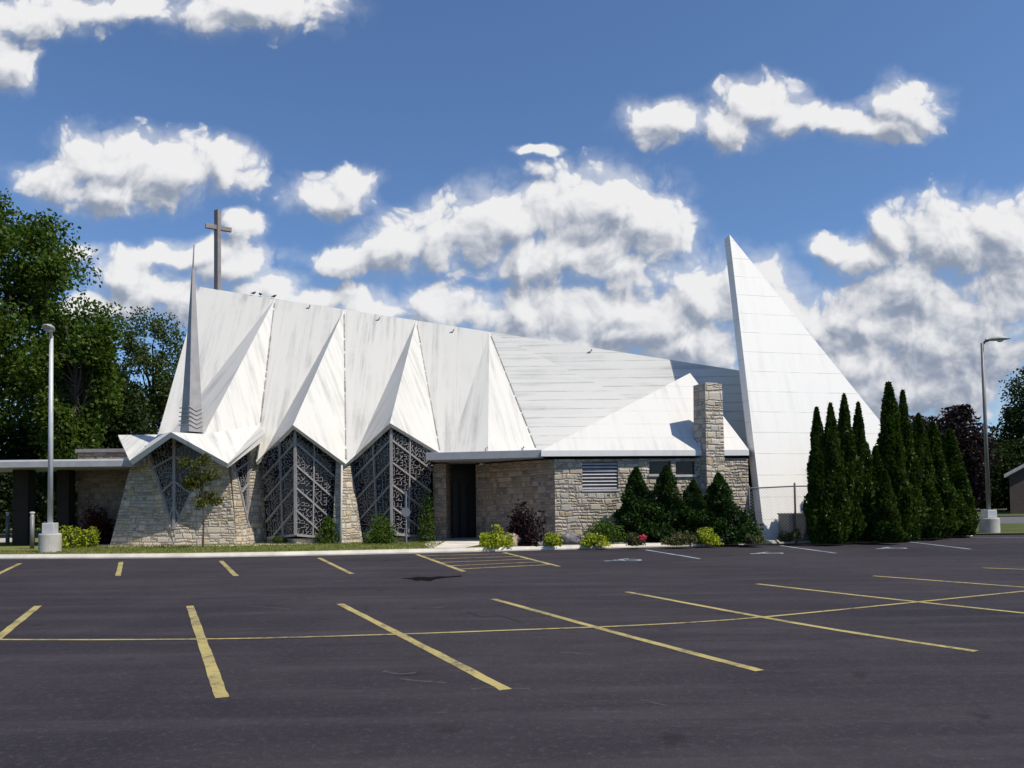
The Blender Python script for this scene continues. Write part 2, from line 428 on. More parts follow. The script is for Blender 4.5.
M['frame'] = simple("grey_window_frame", (0.26, 0.245, 0.245), 0.55, 0.12, 6)
M['grille'] = simple("grille_metal", (0.25, 0.24, 0.24), 0.5, 0.25, 6)
M['dark'] = simple("dark_door", (0.012, 0.010, 0.010), 0.5)
M['brown'] = simple("brown_wood", (0.022, 0.016, 0.015), 0.8)
M['spire'] = simple("spire_metal", (0.33, 0.315, 0.32), 0.5, 0.1)
M['cross'] = simple("cross_metal", (0.24, 0.21, 0.205), 0.6, 0.15)
M['pole'] = simple("galvanised_pole", (0.50, 0.50, 0.51), 0.45, 0.08, metal=0.2)
M['poledark'] = simple("weathered_pole", (0.17, 0.165, 0.165), 0.5, 0.1, metal=0.2)
M['head'] = simple("lamp_housing", (0.36, 0.35, 0.33), 0.5, 0.1)
M['lens'] = simple("lamp_lens", (0.5, 0.5, 0.5), 0.25, 0.05)
M['conc'] = concrete_mat("concrete")
M['curb'] = concrete_mat("curb_concrete", (0.60, 0.55, 0.48))
M['asphalt'] = asphalt_mat()
M['road'] = simple("street_asphalt", (0.10, 0.10, 0.105), 0.9)
M['yellow'] = paint_mat("yellow_paint", (0.37, 0.30, 0.105))
M['yellow_dim'] = paint_mat("worn_yellow_paint", (0.36, 0.28, 0.12))
M['whitepaint'] = paint_mat("blue_white_paint", (0.32, 0.39, 0.46))
M['lawn'] = grass_ground("lawn", (0.095, 0.125, 0.028), (0.15, 0.175, 0.05), (0.24, 0.20, 0.095))
M['field'] = grass_ground("meadow", (0.04, 0.06, 0.015), (0.07, 0.095, 0.03), (0.12, 0.11, 0.05))
M['gravel'] = gravel_mat()
M['bark'] = simple("bark", (0.07, 0.055, 0.045), 0.95, 0.3, 8)
M['wet'] = simple("wet_tar", (0.004, 0.003, 0.003), 0.9, 0.3, spec=0.05)
M['rust'] = simple("painted_steel", (0.16, 0.15, 0.16), 0.6)
M['box'] = simple("utility_box", (0.10, 0.10, 0.11), 0.6)
M['rock'] = simple("tan_boulder", (0.36, 0.28, 0.22), 0.95, 0.35, 5)
M['rock2'] = simple("grey_boulder", (0.15, 0.145, 0.15), 0.95, 0.4, 6)
M['brick'] = simple("brown_siding", (0.05, 0.038, 0.034), 0.9)
M['shingle'] = simple("grey_shingle", (0.25, 0.25, 0.26), 0.9)
M['bird'] = simple("dark_plumage", (0.03, 0.03, 0.035), 0.7)
M['pipe'] = simple("white_downspout", (0.48, 0.46, 0.44), 0.5, 0.08)
M['louvre'] = simple("louvre_metal", (0.50, 0.47, 0.47), 0.5, 0.1)
M['sign'] = simple("sign_back", (0.22, 0.22, 0.25), 0.45, 0.1, metal=0.5)

M['valley'] = simple("weathered_flashing", (0.26, 0.25, 0.24), 0.8, 0.35, 4)
L = {}
L['big'] = leaf_mat("maple_leaves", (0.015, 0.036, 0.005), (0.098, 0.158, 0.02), 0.40)
L['mid'] = leaf_mat("ash_leaves", (0.024, 0.044, 0.012), (0.095, 0.135, 0.04), 0.35)
L['far'] = leaf_mat("dark_leaves", (0.010, 0.020, 0.006), (0.038, 0.060, 0.014), 0.3)
L['purple'] = leaf_mat("purple_leaves", (0.014, 0.009, 0.011), (0.032, 0.019, 0.023), 0.25)
L['arbor'] = leaf_mat("cedar_sprays", (0.012, 0.030, 0.005), (0.060, 0.100, 0.012), 0.22, 1.6)
L['yew'] = leaf_mat("evergreen_sprays", (0.010, 0.026, 0.007), (0.045, 0.085, 0.020), 0.2, 1.6)
L['lime'] = leaf_mat("lime_leaves", (0.17, 0.22, 0.015), (0.42, 0.46, 0.04), 0.35, 2.5)
L['green'] = leaf_mat("shrub_leaves", (0.030, 0.065, 0.010), (0.10, 0.16, 0.025), 0.3, 2.5)
L['dull'] = leaf_mat("dull_shrub_leaves", (0.035, 0.05, 0.018), (0.12, 0.12, 0.05), 0.3, 2.5)
L['maroon'] = leaf_mat("maroon_leaves", (0.012, 0.007, 0.010), (0.035, 0.016, 0.022), 0.25, 2)
L['redleaf'] = leaf_mat("red_leaves", (0.035, 0.012, 0.012), (0.11, 0.028, 0.028), 0.25, 2)
L['autumn'] = leaf_mat("turning_leaves", (0.022, 0.05, 0.009), (0.13, 0.125, 0.022), 0.35, 2.2)
L['pink'] = leaf_mat("pink_petals", (0.45, 0.04, 0.09), (0.65, 0.10, 0.16), 0.3, 3)
L['grass'] = leaf_mat("grass_blades", (0.10, 0.13, 0.025), (0.22, 0.23, 0.07), 0.3, 1)


# ------------------------------------------------------------------ mesh builder
class MB:
    def __init__(self):
        self.v = []; self.f = []; self.m = []

    def poly(self, pts, mi=0):
        n = len(self.v); self.v += [Vector(p) for p in pts]
        self.f.append(tuple(range(n, n + len(pts)))); self.m.append(mi); return self

    def prism(self, pts, vec, mi=0, mi_side=None):
        pts = [Vector(p) for p in pts]; vec = Vector(vec); k = len(pts)
        nrm = Vector((0, 0, 0))
        for i in range(k): nrm += pts[i].cross(pts[(i + 1) % k])
        if nrm.dot(vec) > 0: pts.reverse()
        n = len(self.v); self.v += pts + [p + vec for p in pts]
        ms = mi if mi_side is None else mi_side
        self.f.append(tuple(range(n, n + k))); self.m.append(mi)
        self.f.append(tuple(range(n + 2 * k - 1, n + k - 1, -1))); self.m.append(ms)
        for i in range(k):
            j = (i + 1) % k
            self.f.append((n + j, n + i, n + k + i, n + k + j)); self.m.append(ms)
        return self

    def box(self, c, size, rz=0.0, mi=0):
        c = Vector(c); hx, hy, hz = (s / 2 for s in size)
        R = Matrix.Rotation(rz, 3, 'Z')
        return self.prism([c + R @ Vector((x, y, -hz)) for x, y in ((-hx, -hy), (hx, -hy), (hx, hy), (-hx, hy))], (0, 0, 2 * hz), mi)

    def bar(self, a, b, w, d, nrm=(0, -1, 0), mi=0):
        a = Vector(a); b = Vector(b); t = (b - a).normalized(); n = Vector(nrm)
        n = (n - t * n.dot(t)).normalized(); s = t.cross(n) * (w / 2); n = n * (d / 2)
        return self.prism([a - s - n, a + s - n, a + s + n, a - s + n], b - a, mi)

    def tube(self, pts, radii, n=8, mi=0, cap=True):
        pts = [Vector(p) for p in pts]
        if isinstance(radii, (int, float)): radii = [radii] * len(pts)
        base = len(self.v)
        for i, p in enumerate(pts):
            t = (pts[min(i + 1, len(pts) - 1)] - pts[max(i - 1, 0)]).normalized()
            up = Vector((0, 0, 1)) if abs(t.z) < 0.9 else Vector((1, 0, 0))
            a = t.cross(up).normalized(); b = a.cross(t)
            for k in range(n):
                an = 2 * math.pi * k / n
                self.v.append(p + (a * math.cos(an) + b * math.sin(an)) * radii[i])
        for i in range(len(pts) - 1):
            for k in range(n):
                q = base + i * n; k2 = (k + 1) % n
                self.f.append((q + k, q + n + k, q + n + k2, q + k2)); self.m.append(mi)
        if cap:
            self.f.append(tuple(base + k for k in range(n))); self.m.append(mi)
            e = base + (len(pts) - 1) * n
            self.f.append(tuple(e + k for k in reversed(range(n)))); self.m.append(mi)
        return self

    def lathe(self, c, prof, n=20, mi=0):
        c = Vector(c); return self.tube([c + Vector((0, 0, z)) for r, z in prof], [r for r, z in prof], n, mi)

    def blob(self, c, rad, seed, rough=0.25, rings=10, seg=14, mi=0):
        rng = random.Random(seed); c = Vector(c); ph = [rng.uniform(0, 6.28) for _ in range(9)]
        base = len(self.v)
        for i in range(rings + 1):
            th = math.pi * i / rings
            for k in range(seg):
                an = 2 * math.pi * k / seg
                dv = Vector((math.sin(th) * math.cos(an), math.sin(th) * math.sin(an), math.cos(th)))
                r = 1 + rough * (math.sin(3.1 * dv.x + ph[0]) * math.sin(2.3 * dv.y + ph[1]) + 0.6 * math.sin(5 * dv.z + 4 * dv.x + ph[2]) * math.sin(4.4 * dv.y + ph[3]))
                self.v.append(c + Vector((dv.x * rad[0], dv.y * rad[1], dv.z * rad[2])) * r)
        for i in range(rings):
            for k in range(seg):
                k2 = (k + 1) % seg; q = base + i * seg
                self.f.append((q + k, q + seg + k, q + seg + k2, q + k2)); self.m.append(mi)
        return self

    def build(self, name, mats, parent=None, smooth=False, bevel=0.0, solid=0.0, loc=None):
        if not isinstance(mats, (list, tuple)): mats = [mats]
        org = Vector((0, 0, 0))
        if parent is not None:
            p = parent
            while p is not None: org = org + p.location; p = p.parent
        elif loc is not None: org = Vector(loc)
        me = bpy.data.meshes.new(name)
        me.from_pydata([tuple(v - org) for v in self.v], [], self.f)
        for mt in mats: me.materials.append(mt)
        for p, mi in zip(me.polygons, self.m):
            p.material_index = mi; p.use_smooth = smooth
        me.update()
        uvl = me.uv_layers.new(name="UVMap")
        for p in me.polygons:
            nrm = p.normal
            h = Vector((0, 0, 1)).cross(nrm)
            h = h.normalized() if h.length > 0.15 else Vector((1, 0, 0))
            w = nrm.cross(h)
            for li in p.loop_indices:
                co = me.vertices[me.loops[li].vertex_index].co + org
                uvl.data[li].uv = (co.dot(h), co.dot(w))
        o = bpy.data.objects.new(name, me); COL.objects.link(o)
        if parent is not None: o.parent = parent
        elif loc is not None: o.location = loc
        if solid:
            md = o.modifiers.new("thick", 'SOLIDIFY'); md.thickness = solid; md.offset = -1; md.use_even_offset = False
            if len(mats) > 2: md.material_offset = 0
        if bevel:
            md = o.modifiers.new("bevel", 'BEVEL'); md.width = bevel; md.segments = 2; md.limit_method = 'ANGLE'
        return o


def tag(o, label=None, cat=None, group=None, kind=None):
    if label: o['label'] = label
    if cat: o['category'] = cat
    if group: o['group'] = group
    if kind: o['kind'] = kind
    return o


def empty(name, loc, label, cat, group=None):
    o = bpy.data.objects.new(name, None); COL.objects.link(o)
    o.location = loc; o.empty_display_size = 0.3
    return tag(o, label, cat, group)


def copy_tree(root, loc, rz=0.0, scale=(1, 1, 1)):
    def rec(o, parent):
        c = o.copy(); COL.objects.link(c)
        if parent is not None: c.parent = parent
        for ch in o.children: rec(ch, c)
        return c
    r = rec(root, None); r.location = loc; r.rotation_euler = (0, 0, rz); r.scale = scale
    return r


def leaves(name, mat, pts, size, parent, rng, aspect=0.55, up=0.0, droop=None):
    """one mesh of many small rhombic leaves around given points (numpy N x 3, world)"""
    org = Vector((0, 0, 0)); p = parent
    while p is not None: org = org + p.location; p = p.parent
    pts = np.asarray(pts, float) - np.array(org)
    n = len(pts)
    t = rng.normal(size=(n, 3)); t[:, 2] += up
    if droop is not None: t = t * 0.5 + droop
    t /= np.linalg.norm(t, axis=1, keepdims=True)
    b = rng.normal(size=(n, 3)); b -= (b * t).sum(1, keepdims=True) * t
    b /= np.linalg.norm(b, axis=1, keepdims=True)
    s = size * rng.uniform(0.65, 1.35, (n, 1))
    nn = np.cross(t, b) * s * 0.12
    V = np.stack([pts - t * s * 0.5, pts + b * s * aspect * 0.5 + nn, pts + t * s * 0.5, pts - b * s * aspect * 0.5 + nn], 1).reshape(-1, 3)
    me = bpy.data.meshes.new(name)
    me.vertices.add(4 * n); me.vertices.foreach_set('co', V.ravel().astype(np.float32))
    me.loops.add(4 * n); me.loops.foreach_set('vertex_index', np.arange(4 * n, dtype=np.int32))
    me.polygons.add(n); me.polygons.foreach_set('loop_start', np.arange(0, 4 * n, 4, dtype=np.int32))
    me.polygons.foreach_set('loop_total', np.full(n, 4, np.int32))
    me.materials.append(mat); me.update(); me.validate()
    o = bpy.data.objects.new(name, me); COL.objects.link(o)
    if parent is not None: o.parent = parent
    return o


# ------------------------------------------------------------------ ground, lot, roads
def structure(o): return tag(o, kind='structure')


def sheet(name, pts, z, mat):
    b = MB(); b.poly([(p[0], p[1], z) for p in pts]); o = b.build(name, mat)
    if o.data.polygons[0].normal.z < 0: o.data.flip_normals()
    return structure(o)


sheet("ground", [(-2500, -2500), (2500, -2500), (2500, 2500), (-2500, 2500)], -0.03, M['field'])
curb_px = [(-420, 560.5), (-200, 560), (0, 559), (200, 557.6), (430, 553), (640, 547.5), (870, 541.2), (935, 538.6)]
curb = [gz(*p) for p in curb_px]


def smooth_line(pts, n=6):
    out = []
    for i in range(len(pts) - 1):
        p0 = pts[max(i - 1, 0)]; p1 = pts[i]; p2 = pts[i + 1]; p3 = pts[min(i + 2, len(pts) - 1)]
        for k in range(n):
            t = k / n
            out.append(0.5 * ((2 * p1) + (p2 - p0) * t + (2 * p0 - 5 * p1 + 4 * p2 - p3) * t * t + (3 * p1 - p0 - 3 * p2 + p3) * t ** 3))
    out.append(pts[-1]); return out


def ribbon(pts, w0, w1, z=None):
    """left and right edge points of a strip along pts (offset to the left of travel)"""
    a, b = [], []
    for i, p in enumerate(pts):
        t = (pts[min(i + 1, len(pts) - 1)] - pts[max(i - 1, 0)]); t.z = 0; t.normalize()
        nrm = Vector((-t.y, t.x, 0))
        a.append(p + nrm * w0); b.append(p + nrm * w1)
    return a, b


curb_s = smooth_line(curb)
fa, fb = ribbon(curb_s, 0.0, 0.24)
cb_ = MB()
for i in range(len(fa) - 1):
    a0, a1, b0, b1 = fa[i], fa[i + 1], fb[i], fb[i + 1]
    H = Vector((0, 0, 0.13)); D = Vector((0, 0, -0.1)); S = Vector((0, 0.07, 0))
    cb_.poly([a0 + D, a1 + D, a1 + H * 0.3, a0 + H * 0.3]); cb_.poly([a0 + H * 0.3, a1 + H * 0.3, a1 + H + S, a0 + H + S])
    cb_.poly([a0 + H + S, a1 + H + S, b1 + H, b0 + H]); cb_.poly([b0 + H, b1 + H, b1 + D, b0 + D])
e = len(fa) - 1
cb_.poly([fa[e] + D, fb[e] + D, fb[e] + H, fa[e] + H])
structure(cb_.build("kerb", M['curb']))
lot = [(-90, -40), (110, -40), (110, 36.5), tuple(gz(1100, 533.5)[:2]), tuple(gz(965, 535.5)[:2])]
lot += [(p.x, p.y + 0.1) for p in reversed(curb_s)]
lot += [(-90, curb_s[0].y)]
sheet("parking_lot", lot, 0.0, M['asphalt'])
# lawn behind the kerb
lawn = [(p.x, p.y) for p in fb] + [tuple(gz(972, 535)[:2]), (24.5, 46), (30, 200), (-140, 200), (-140, fb[0].y)]
sheet("lawn", lawn, 0.115, M['lawn'])
vg = [tuple(gz(966, 534.5)[:2]), tuple(gz(1120, 533)[:2]), (130, 37), (130, 46), (24.5, 46)]
sheet("verge", vg, 0.03, M['field'])
sheet("street", [(25, 46.3), (160, 46.3), (160, 62), (26, 62)], 0.004, M['road'])
sheet("far_lawn", [(26, 62.3), (300, 62.3), (300, 300), (31, 300)], 0.05, M['field'])
# gravel planting bed along the wing
def along_back(x0, x1):
    return [Vector((p.x, p.y + .01, 0)) for p in fb if x0 < p.x < x1]


gb = along_back(-1.0, 10.4) + [gz(x, y, 0.13) for x, y in ((800, 537.5), (745, 533), (600, 535), (482, 538))]
sheet("gravel_bed", gb, 0.132, M['gravel'])
wk = along_back(-3.1, -1.0) + [gz(x, y, 0.13) for x, y in ((484, 544), (477, 538), (440, 538), (424, 544))]
sheet("entrance_walk", wk, 0.136, M['curb'])
wk = [gz(x, y, 0.12) for x, y in ((-160, 549), (0, 543.5), (36, 537.5), (38, 534.5), (0, 535.5), (-160, 538))]
sheet("path", wk, 0.122, M['conc'])
wk = [gz(x, y, 0.12) for x, y in ((75, 545.2), (110, 546.6), (240, 546), (345, 543), (345, 541), (240, 544), (112, 544.6), (75, 543.6))]
sheet("foundation_strip", wk, 0.121, M['curb'])


def stripe(name, px, w, mat, z=0.004):
    pts = [gz(*p) for p in px]
    if len(pts) > 2: pts = smooth_line(pts, 12)
    else: pts = [pts[0].lerp(pts[1], k / 16) for k in range(17)]
    a, b = ribbon(pts, -w / 2, w / 2)
    rr = random.Random(int(px[0][0] * 7))
    for q in (a, b):
        for k in range(len(q)): q[k] = q[k].lerp(pts[k], rr.uniform(-0.09, 0.10))
    mb = MB()
    for i in range(len(a) - 1):
        mb.poly([(q.x, q.y, z) for q in (a[i], a[i + 1], b[i + 1], b[i])])
    return structure(mb.build(name, mat))


for px in ([(38, 606), (0, 636.5), (-60, 684)], [(190, 606), (205, 650), (222, 698)], [(340, 604), (420, 645), (506, 690)],
           [(493, 599), (620, 634), (760, 671)], [(627, 592), (800, 624), (976, 651.5)], [(757, 584), (890, 599), (1060, 617)],
           [(873, 576), (1100, 593)], [(983, 568), (1150, 574)]):
    stripe("stall_line", px, 0.112, M['yellow'])
for px in ([(20, 563.5), (-8, 577)], [(121, 562), (118, 576)], [(221, 561), (236, 576)], [(319, 558), (352, 574)]):
    stripe("stall_line", px, 0.12, M['yellow'])
stripe("stall_line", [(417, 554.5), (464, 571.5)], 0.13, M['yellow'])
stripe("stall_line", [(504, 552.5), (559, 566.5)], 0.13, M['yellow'])
stripe("centre_line", [(-120, 639.5), (0, 640), (130, 640), (260, 638.5), (400, 634.5), (512, 630.5), (640, 625.5), (750, 618.5), (880, 606), (1024, 591.5), (1150, 579)], 0.075, M['yellow'], 0.0065)
for k in range(5):
    t = (k + 0.45) / 5 * 0.98
    a = (417 + 47 * t, 554.5 + 17 * t); b_ = (504 + 55 * t, 552.5 + 14 * t)
    stripe("hatch_line", [a, b_], 0.125, M['yellow_dim'], 0.0065)
for px in ([(646, 550), (700, 558.8)], [(776, 545), (836, 553.3)], [(906, 541.5), (971, 549.3)]):
    stripe("stall_line", px, 0.11, M['whitepaint'])
stripe("stop_line", [(968, 537.2), (1060, 538.2)], 0.10, M['whitepaint'])


M['scuff'] = simple("worn_asphalt", (0.052, 0.046, 0.048), 0.9, 0.3, 12)
M['seal'] = simple("crack_sealant", (0.012, 0.010, 0.011), 0.8, 0.3, 12)
for px, w in (([(383, 671), (398, 674), (416, 673)], .05), ([(400, 679), (425, 681.5), (447, 683)], .045), ([(560, 652), (592, 655)], .03),
              ([(470, 690), (486, 688), (530, 689)], .035), ([(640, 700), (668, 706)], .03), ([(250, 606), (290, 609)], .04)):
    stripe("scuff_mark", px, w, M['scuff'], 0.002)
for px, w in (([(468, 612), (482, 617), (500, 616), (520, 622)], .03), ):
    stripe("sealed_crack", px, w, M['seal'], 0.002)


def wheelchair(px, py):
    c = gz(px, py); mb = MB(); z = 0.0065
    ax = Vector((0.95, 0.25, 0)).normalized(); ay = Vector((-0.25, 0.95, 0)).normalized()
    # the sign lies flat, its head toward the left of the stall
    def P(u, v): q = c + ax * (-v) * 0.62 + ay * u * 0.62; return Vector((q.x, q.y, z))
    def st(pts, w):
        pts = [P(*p) for p in pts]; a, b = ribbon(pts, -w / 2, w / 2)
        for i in range(len(a) - 1): mb.poly([a[i], a[i + 1], b[i + 1], b[i]])
    mb.poly([P(-0.15 + 0.16 * math.cos(k * 0.5236), 0.8 + 0.16 * math.sin(k * 0.5236)) for k in range(12)])
    st([(-0.13, 0.62), (-0.08, 0.0), (0.42, 0.0)], 0.14); st([(-0.12, 0.3), (0.32, 0.3)], 0.10)
    st([(0.42, 0.03), (0.62, -0.5), (0.78, -0.45)], 0.12)
    st([(-0.1 + 0.46 * math.cos(a), -0.28 + 0.46 * math.sin(a)) for a in [2.0 + i * 0.35 for i in range(13)]], 0.09)
    structure(mb.build("wheelchair_marking", M['whitepaint']))


for p in ((623, 560.3), (766, 553.3), (890, 548.3)): wheelchair(*p)
pt = [gz(x, y) for x, y in ((400, 578.6), (412, 577.8), (418, 576.8), (430, 577.4), (438, 576.4), (448, 576.6), (461, 575.6), (461.5, 576.8), (446, 577.9), (436, 579.2), (430, 581.4), (421, 580.4), (416, 581.2), (412, 579.4))]
sheet("wet_patch", pt, 0.004, M['wet'])

# mown grass blades on the strip between kerb and church
rng = np.random.default_rng(5)
n = 26000
gx_ = rng.uniform(-26, -2.6, n); gyy = rng.uniform(25.0, 30.2, n)
cx_ = np.array([p.x for p in fb]); cy__ = np.array([p.y for p in fb])
keep = (gyy > np.interp(gx_, cx_, cy__) + 0.03) & ((gx_ > -16.6) | (gyy < 27.3))
gp = np.stack([gx_, gyy, np.full(n, 0.145)], 1)[keep]
tag(leaves("grass", L['grass'], gp, 0.075, None, rng, 0.22, up=1.6), kind='stuff')

# ------------------------------------------------------------------ the church
base_c = Vector((-1.0, 31.0, 0.1))
church = empty("church", base_c, "white modern church with steep folded roof, rubble stone walls and sail-shaped tower", "church")

P0 = at(200, 287, 36.0); PE = at(746, 371.5, 33.8)


def on_ridge(px):
    r = ray(px, 300); k = r.x / r.y  # X = k*Y
    dx = PE - P0; t = (k * P0.y - P0.x) / (dx.x - k * dx.y)
    return P0 + dx * t


P1, P2, P3, P4 = (on_ridge(x) for x in (275, 344, 416, 489))
V0b = at(158, 434.5, 31.6); A0r = at(204, 434, 29.8); V1b = at(256, 462, 30.9)
V1t = P1.lerp(V1b, 0.80)
A1 = at(293, 425, 29.45); V2b = at(346, 464, 30.45); A2 = at(390, 423, 29.7); V3b = at(440, 453, 31.5)
A3 = at(488, 451, 31.2); V4b = at(537, 451, 32.2); BR = at(750, 458, 32.1)
rf = MB()
def plane_hit(px, py, a, b, c):
    n = (b - a).cross(c - a); v = ray(px, py); o_ = Vector((0, 0, CAM_H))
    return o_ + v * ((a - o_).dot(n) / v.dot(n))


def between(pa, pb, t): return (pa[0] + (pb[0] - pa[0]) * t, pa[1] + (pb[1] - pa[1]) * t)


# each bay: a broad front facet and a narrow facet that turns away beside the hip
B0 = plane_hit(*between((158, 434.5), (204, 434), .25), P0, P1, V0b)
B1 = plane_hit(*between((256, 462), (293, 425), .20), P1, P2, V1b)
B2 = plane_hit(*between((346, 464), (390, 423), .20), P2, P3, V2b)
B3 = plane_hit(*between((440, 453), (488, 451), .20), P3, P4, V3b)
TR = [(P0, P1, B0), (P0, B0, V0b), (P1, A0r, B0), (P1, V1t, A0r), (P1, P2, B1), (P1, B1, V1b), (P2, A1, B1), (P2, V2b, A1),
      (P2, P3, B2), (P2, B2, V2b), (P3, A2, B2), (P3, V3b, A2), (P3, P4, B3), (P3, B3, V3b), (P4, A3, B3), (P4, V4b, A3)]
# shared vertices so that the thickness stays closed along folds
names = {}
rv, rfc, rm = [], [], []


def vid(p):
    k = tuple(round(c, 4) for c in p)
    if k not in names: names[k] = len(rv); rv.append(Vector(p))
    return names[k]


def add_face(pts, mi):
    pts = list(pts); nrm = (pts[1] - pts[0]).cross(pts[2] - pts[0])
    if nrm.z < 0: pts.reverse()
    rfc.append(tuple(vid(p) for p in pts)); rm.append(mi)


for t in TR: add_face(t, 0)
add_face((P4, PE, BR), 1); add_face((P4, BR, V4b), 1)
# rear slope
Q0 = P0 + Vector((-0.6, 5.5, -8.2)); QE = PE + Vector((0.8, 4.0, -3.4))
add_face((P0, PE, QE), 0); add_face((P0, QE, Q0), 0)
rf.v, rf.f, rf.m = rv, rfc, rm
roof = rf.build("folded_roof", [M['roof'], M['panel']], church, solid=0.2)


def hit(px, py, a, b, c):
    n = (b - a).cross(c - a); v = ray(px, py); o_ = Vector((0, 0, CAM_H))
    return o_ + v * ((a - o_).dot(n) / v.dot(n))


for a, b_, c in ((P1, V1t, P2), (P2, V2b, P3), (P3, V3b, P4), (P4, V4b, PE)):
    nn_ = Vector((0.1, -.8, .6)).normalized(); vf = MB()
    k0 = random.Random(int(a.x * 10)); t = 0.04
    while t < .97:
        t2 = min(t + k0.uniform(.03, .12), .98); q = nn_ * .012
        vf.bar(a.lerp(b_, t) + q, a.lerp(b_, t2) + q, k0.uniform(.03, .075), .03, nn_); t = t2 + k0.uniform(0, .025)
    vf.build("valley_flashing", M['valley'], roof)
# small snow hooks near the ridge
hk = MB()
for px, py, tri in ((309, 307.5, (P1, P2, V1b)), (378.5, 319.5, (P2, P3, V2b)), (452.5, 331.5, (P3, P4, V3b)), (590, 351.5, (P4, PE, BR))):
    p = hit(px, py, *tri)
    hk.tube([p + Vector((-0.12, -0.03, -0.05)), p + Vector((0.03, -0.05, 0.0)), p + Vector((0.08, -0.08, 0.09))], 0.03, 6)
tag(hk.build("roof_hooks", M['pole'], roof), kind='stuff')
# gable ends
ew = MB(); ew.prism([P0 + Vector((.25, 0, -.3)), V0b + Vector((.35, .3, -.3)), Vector((V0b.x + .35, V0b.y + .3, 0.1)), Vector((Q0.x + .4, Q0.y - .2, 0.1)), Q0 + Vector((.4, -.2, -.1))], (0.2, 0.02, 0))
ew.build("gable_wall", M['trim'], church)
ew = MB(); ew.prism([PE + Vector((-.25, 0, -.3)), BR + Vector((-.45, .3, -.3)), Vector((BR.x - .45, BR.y + .3, 0.1)), Vector((QE.x - .4, QE.y - .2, 0.1)), QE + Vector((-.4, -.2, -.1))], (-0.2, 0.02, 0))
ew.build("gable_wall", M['trim'], church)
bw = MB(); bw.prism([Vector((Q0.x + .4, Q0.y - .1, 0.1)), Vector((QE.x - .4, QE.y - .1, 0.1)), QE + Vector((-.4, -.1, -.15)), Q0 + Vector((.4, -.1, -.15))], (0.0, -0.25, 0))
bw.build("rear_wall", M['stone'], church)

# entrance-side star canopy with the spire on it
Fp = at(171, 432, 28.8); L1 = at(129.5, 460.5, 29.3); L2 = at(118, 435, 31.6); R1 = at(228, 463.5, 29.0); R2 = at(265, 433.5, 30.6)
BkL = at(160, 433.5, 32.2); BkM = at(203, 432.5, 32.0); BkR = at(240, 433.5, 32.2)
st_ = MB(); rv, rfc, rm = [], [], []; names = {}
for t in ((L2, L1, V0b), (L1, Fp, V0b), (Fp, B0, V0b), (Fp, A0r, B0), (Fp, R1, A0r), (R1, V1t, A0r), (R1, R2, V1t)): add_face(t, 0)
st_.v, st_.f, st_.m = rv, rfc, rm
star = st_.build("porch_roof", M['roof'], church, solid=0.2)

# spire: four sided tapering needle with chevron ribs and a rod
sy = 29.5
SC = at(191, 425, sy); tip = at(193, 268, sy + 0.25); z0 = SC.z - 0.25
l_ = at(180, 431, sy + .42).x; r_ = at(203, 431, sy + .42).x; fx = at(189, 431, sy - .12).x
sq = [Vector((l_, sy + 0.42, z0)), Vector((fx, sy - 0.12, z0)), Vector((r_, sy + 0.42, z0)), Vector((fx + .1, sy + 0.85, z0))]
tq = [tip + Vector(d) for d in ((-0.05, 0.03, 0), (0, -0.05, 0), (0.05, 0.03, 0), (0, .08, 0))]
sp = MB()
for i in range(4):
    j = (i + 1) % 4; sp.poly([sq[i], sq[j], tq[j], tq[i]])
sp.poly(tq)
spire = sp.build("spire", M['spire'], church)
rib = MB()
for k in range(5):
    t = 0.045 + k * 0.026
    for (i, j) in ((0, 1), (1, 2)):
        a = sq[i].lerp(tq[i], t); b_ = sq[j].lerp(tq[j], t); m_ = a.lerp(b_, .5) - Vector((0, 0, .13))
        nrm = (b_ - a).cross(Vector((0, 0, 1))).normalized()
        if nrm.y > 0: nrm = -nrm
        if i == 1:
            rib.bar(a + nrm * .02, m_ + nrm * .01, .035, .04, nrm); rib.bar(m_ + nrm * .02, b_ + nrm * .01, .035, .04, nrm)
        else: rib.bar(a - Vector((.05, 0, 0)) + nrm * .02, b_ + nrm * .01, .035, .04, nrm)
rib.build("chevron_ribs", M['head'], spire)
rod = MB(); rod.tube([tip - Vector((0, 0, .1)), at(194, 245, sy + .25)], [0.035, 0.018], 6); rod.build("rod", M['cross'], spire)

# cross on the ridge
cb0 = at(217.5, 289, 36.05); ct = at(218, 210, 36.05)
cr = MB(); cr.box((cb0.x, cb0.y, (cb0.z + ct.z) / 2 - .15), (0.27, 0.2, ct.z - cb0.z + .3), -0.5)
cross = cr.build("cross", M['cross'], church, bevel=0.02)
am = at(218.5, 228, 36.05); ca = MB()
dv = Vector((0.84, 0.54, 0)).normalized()
ca.bar(am - dv * 0.58, am + dv * 0.58, 0.17, 0.205, (0, 0, 1)); ca.build("cross_arm", M['cross'], cross, bevel=0.015)


# stone walls of the porch under the star roof
def W(px, py, Y): return at(px, py, Y)


GR = 0.1


def gpt(px, Y): p = at(px, 500, Y); return Vector((p.x, Y, GR))


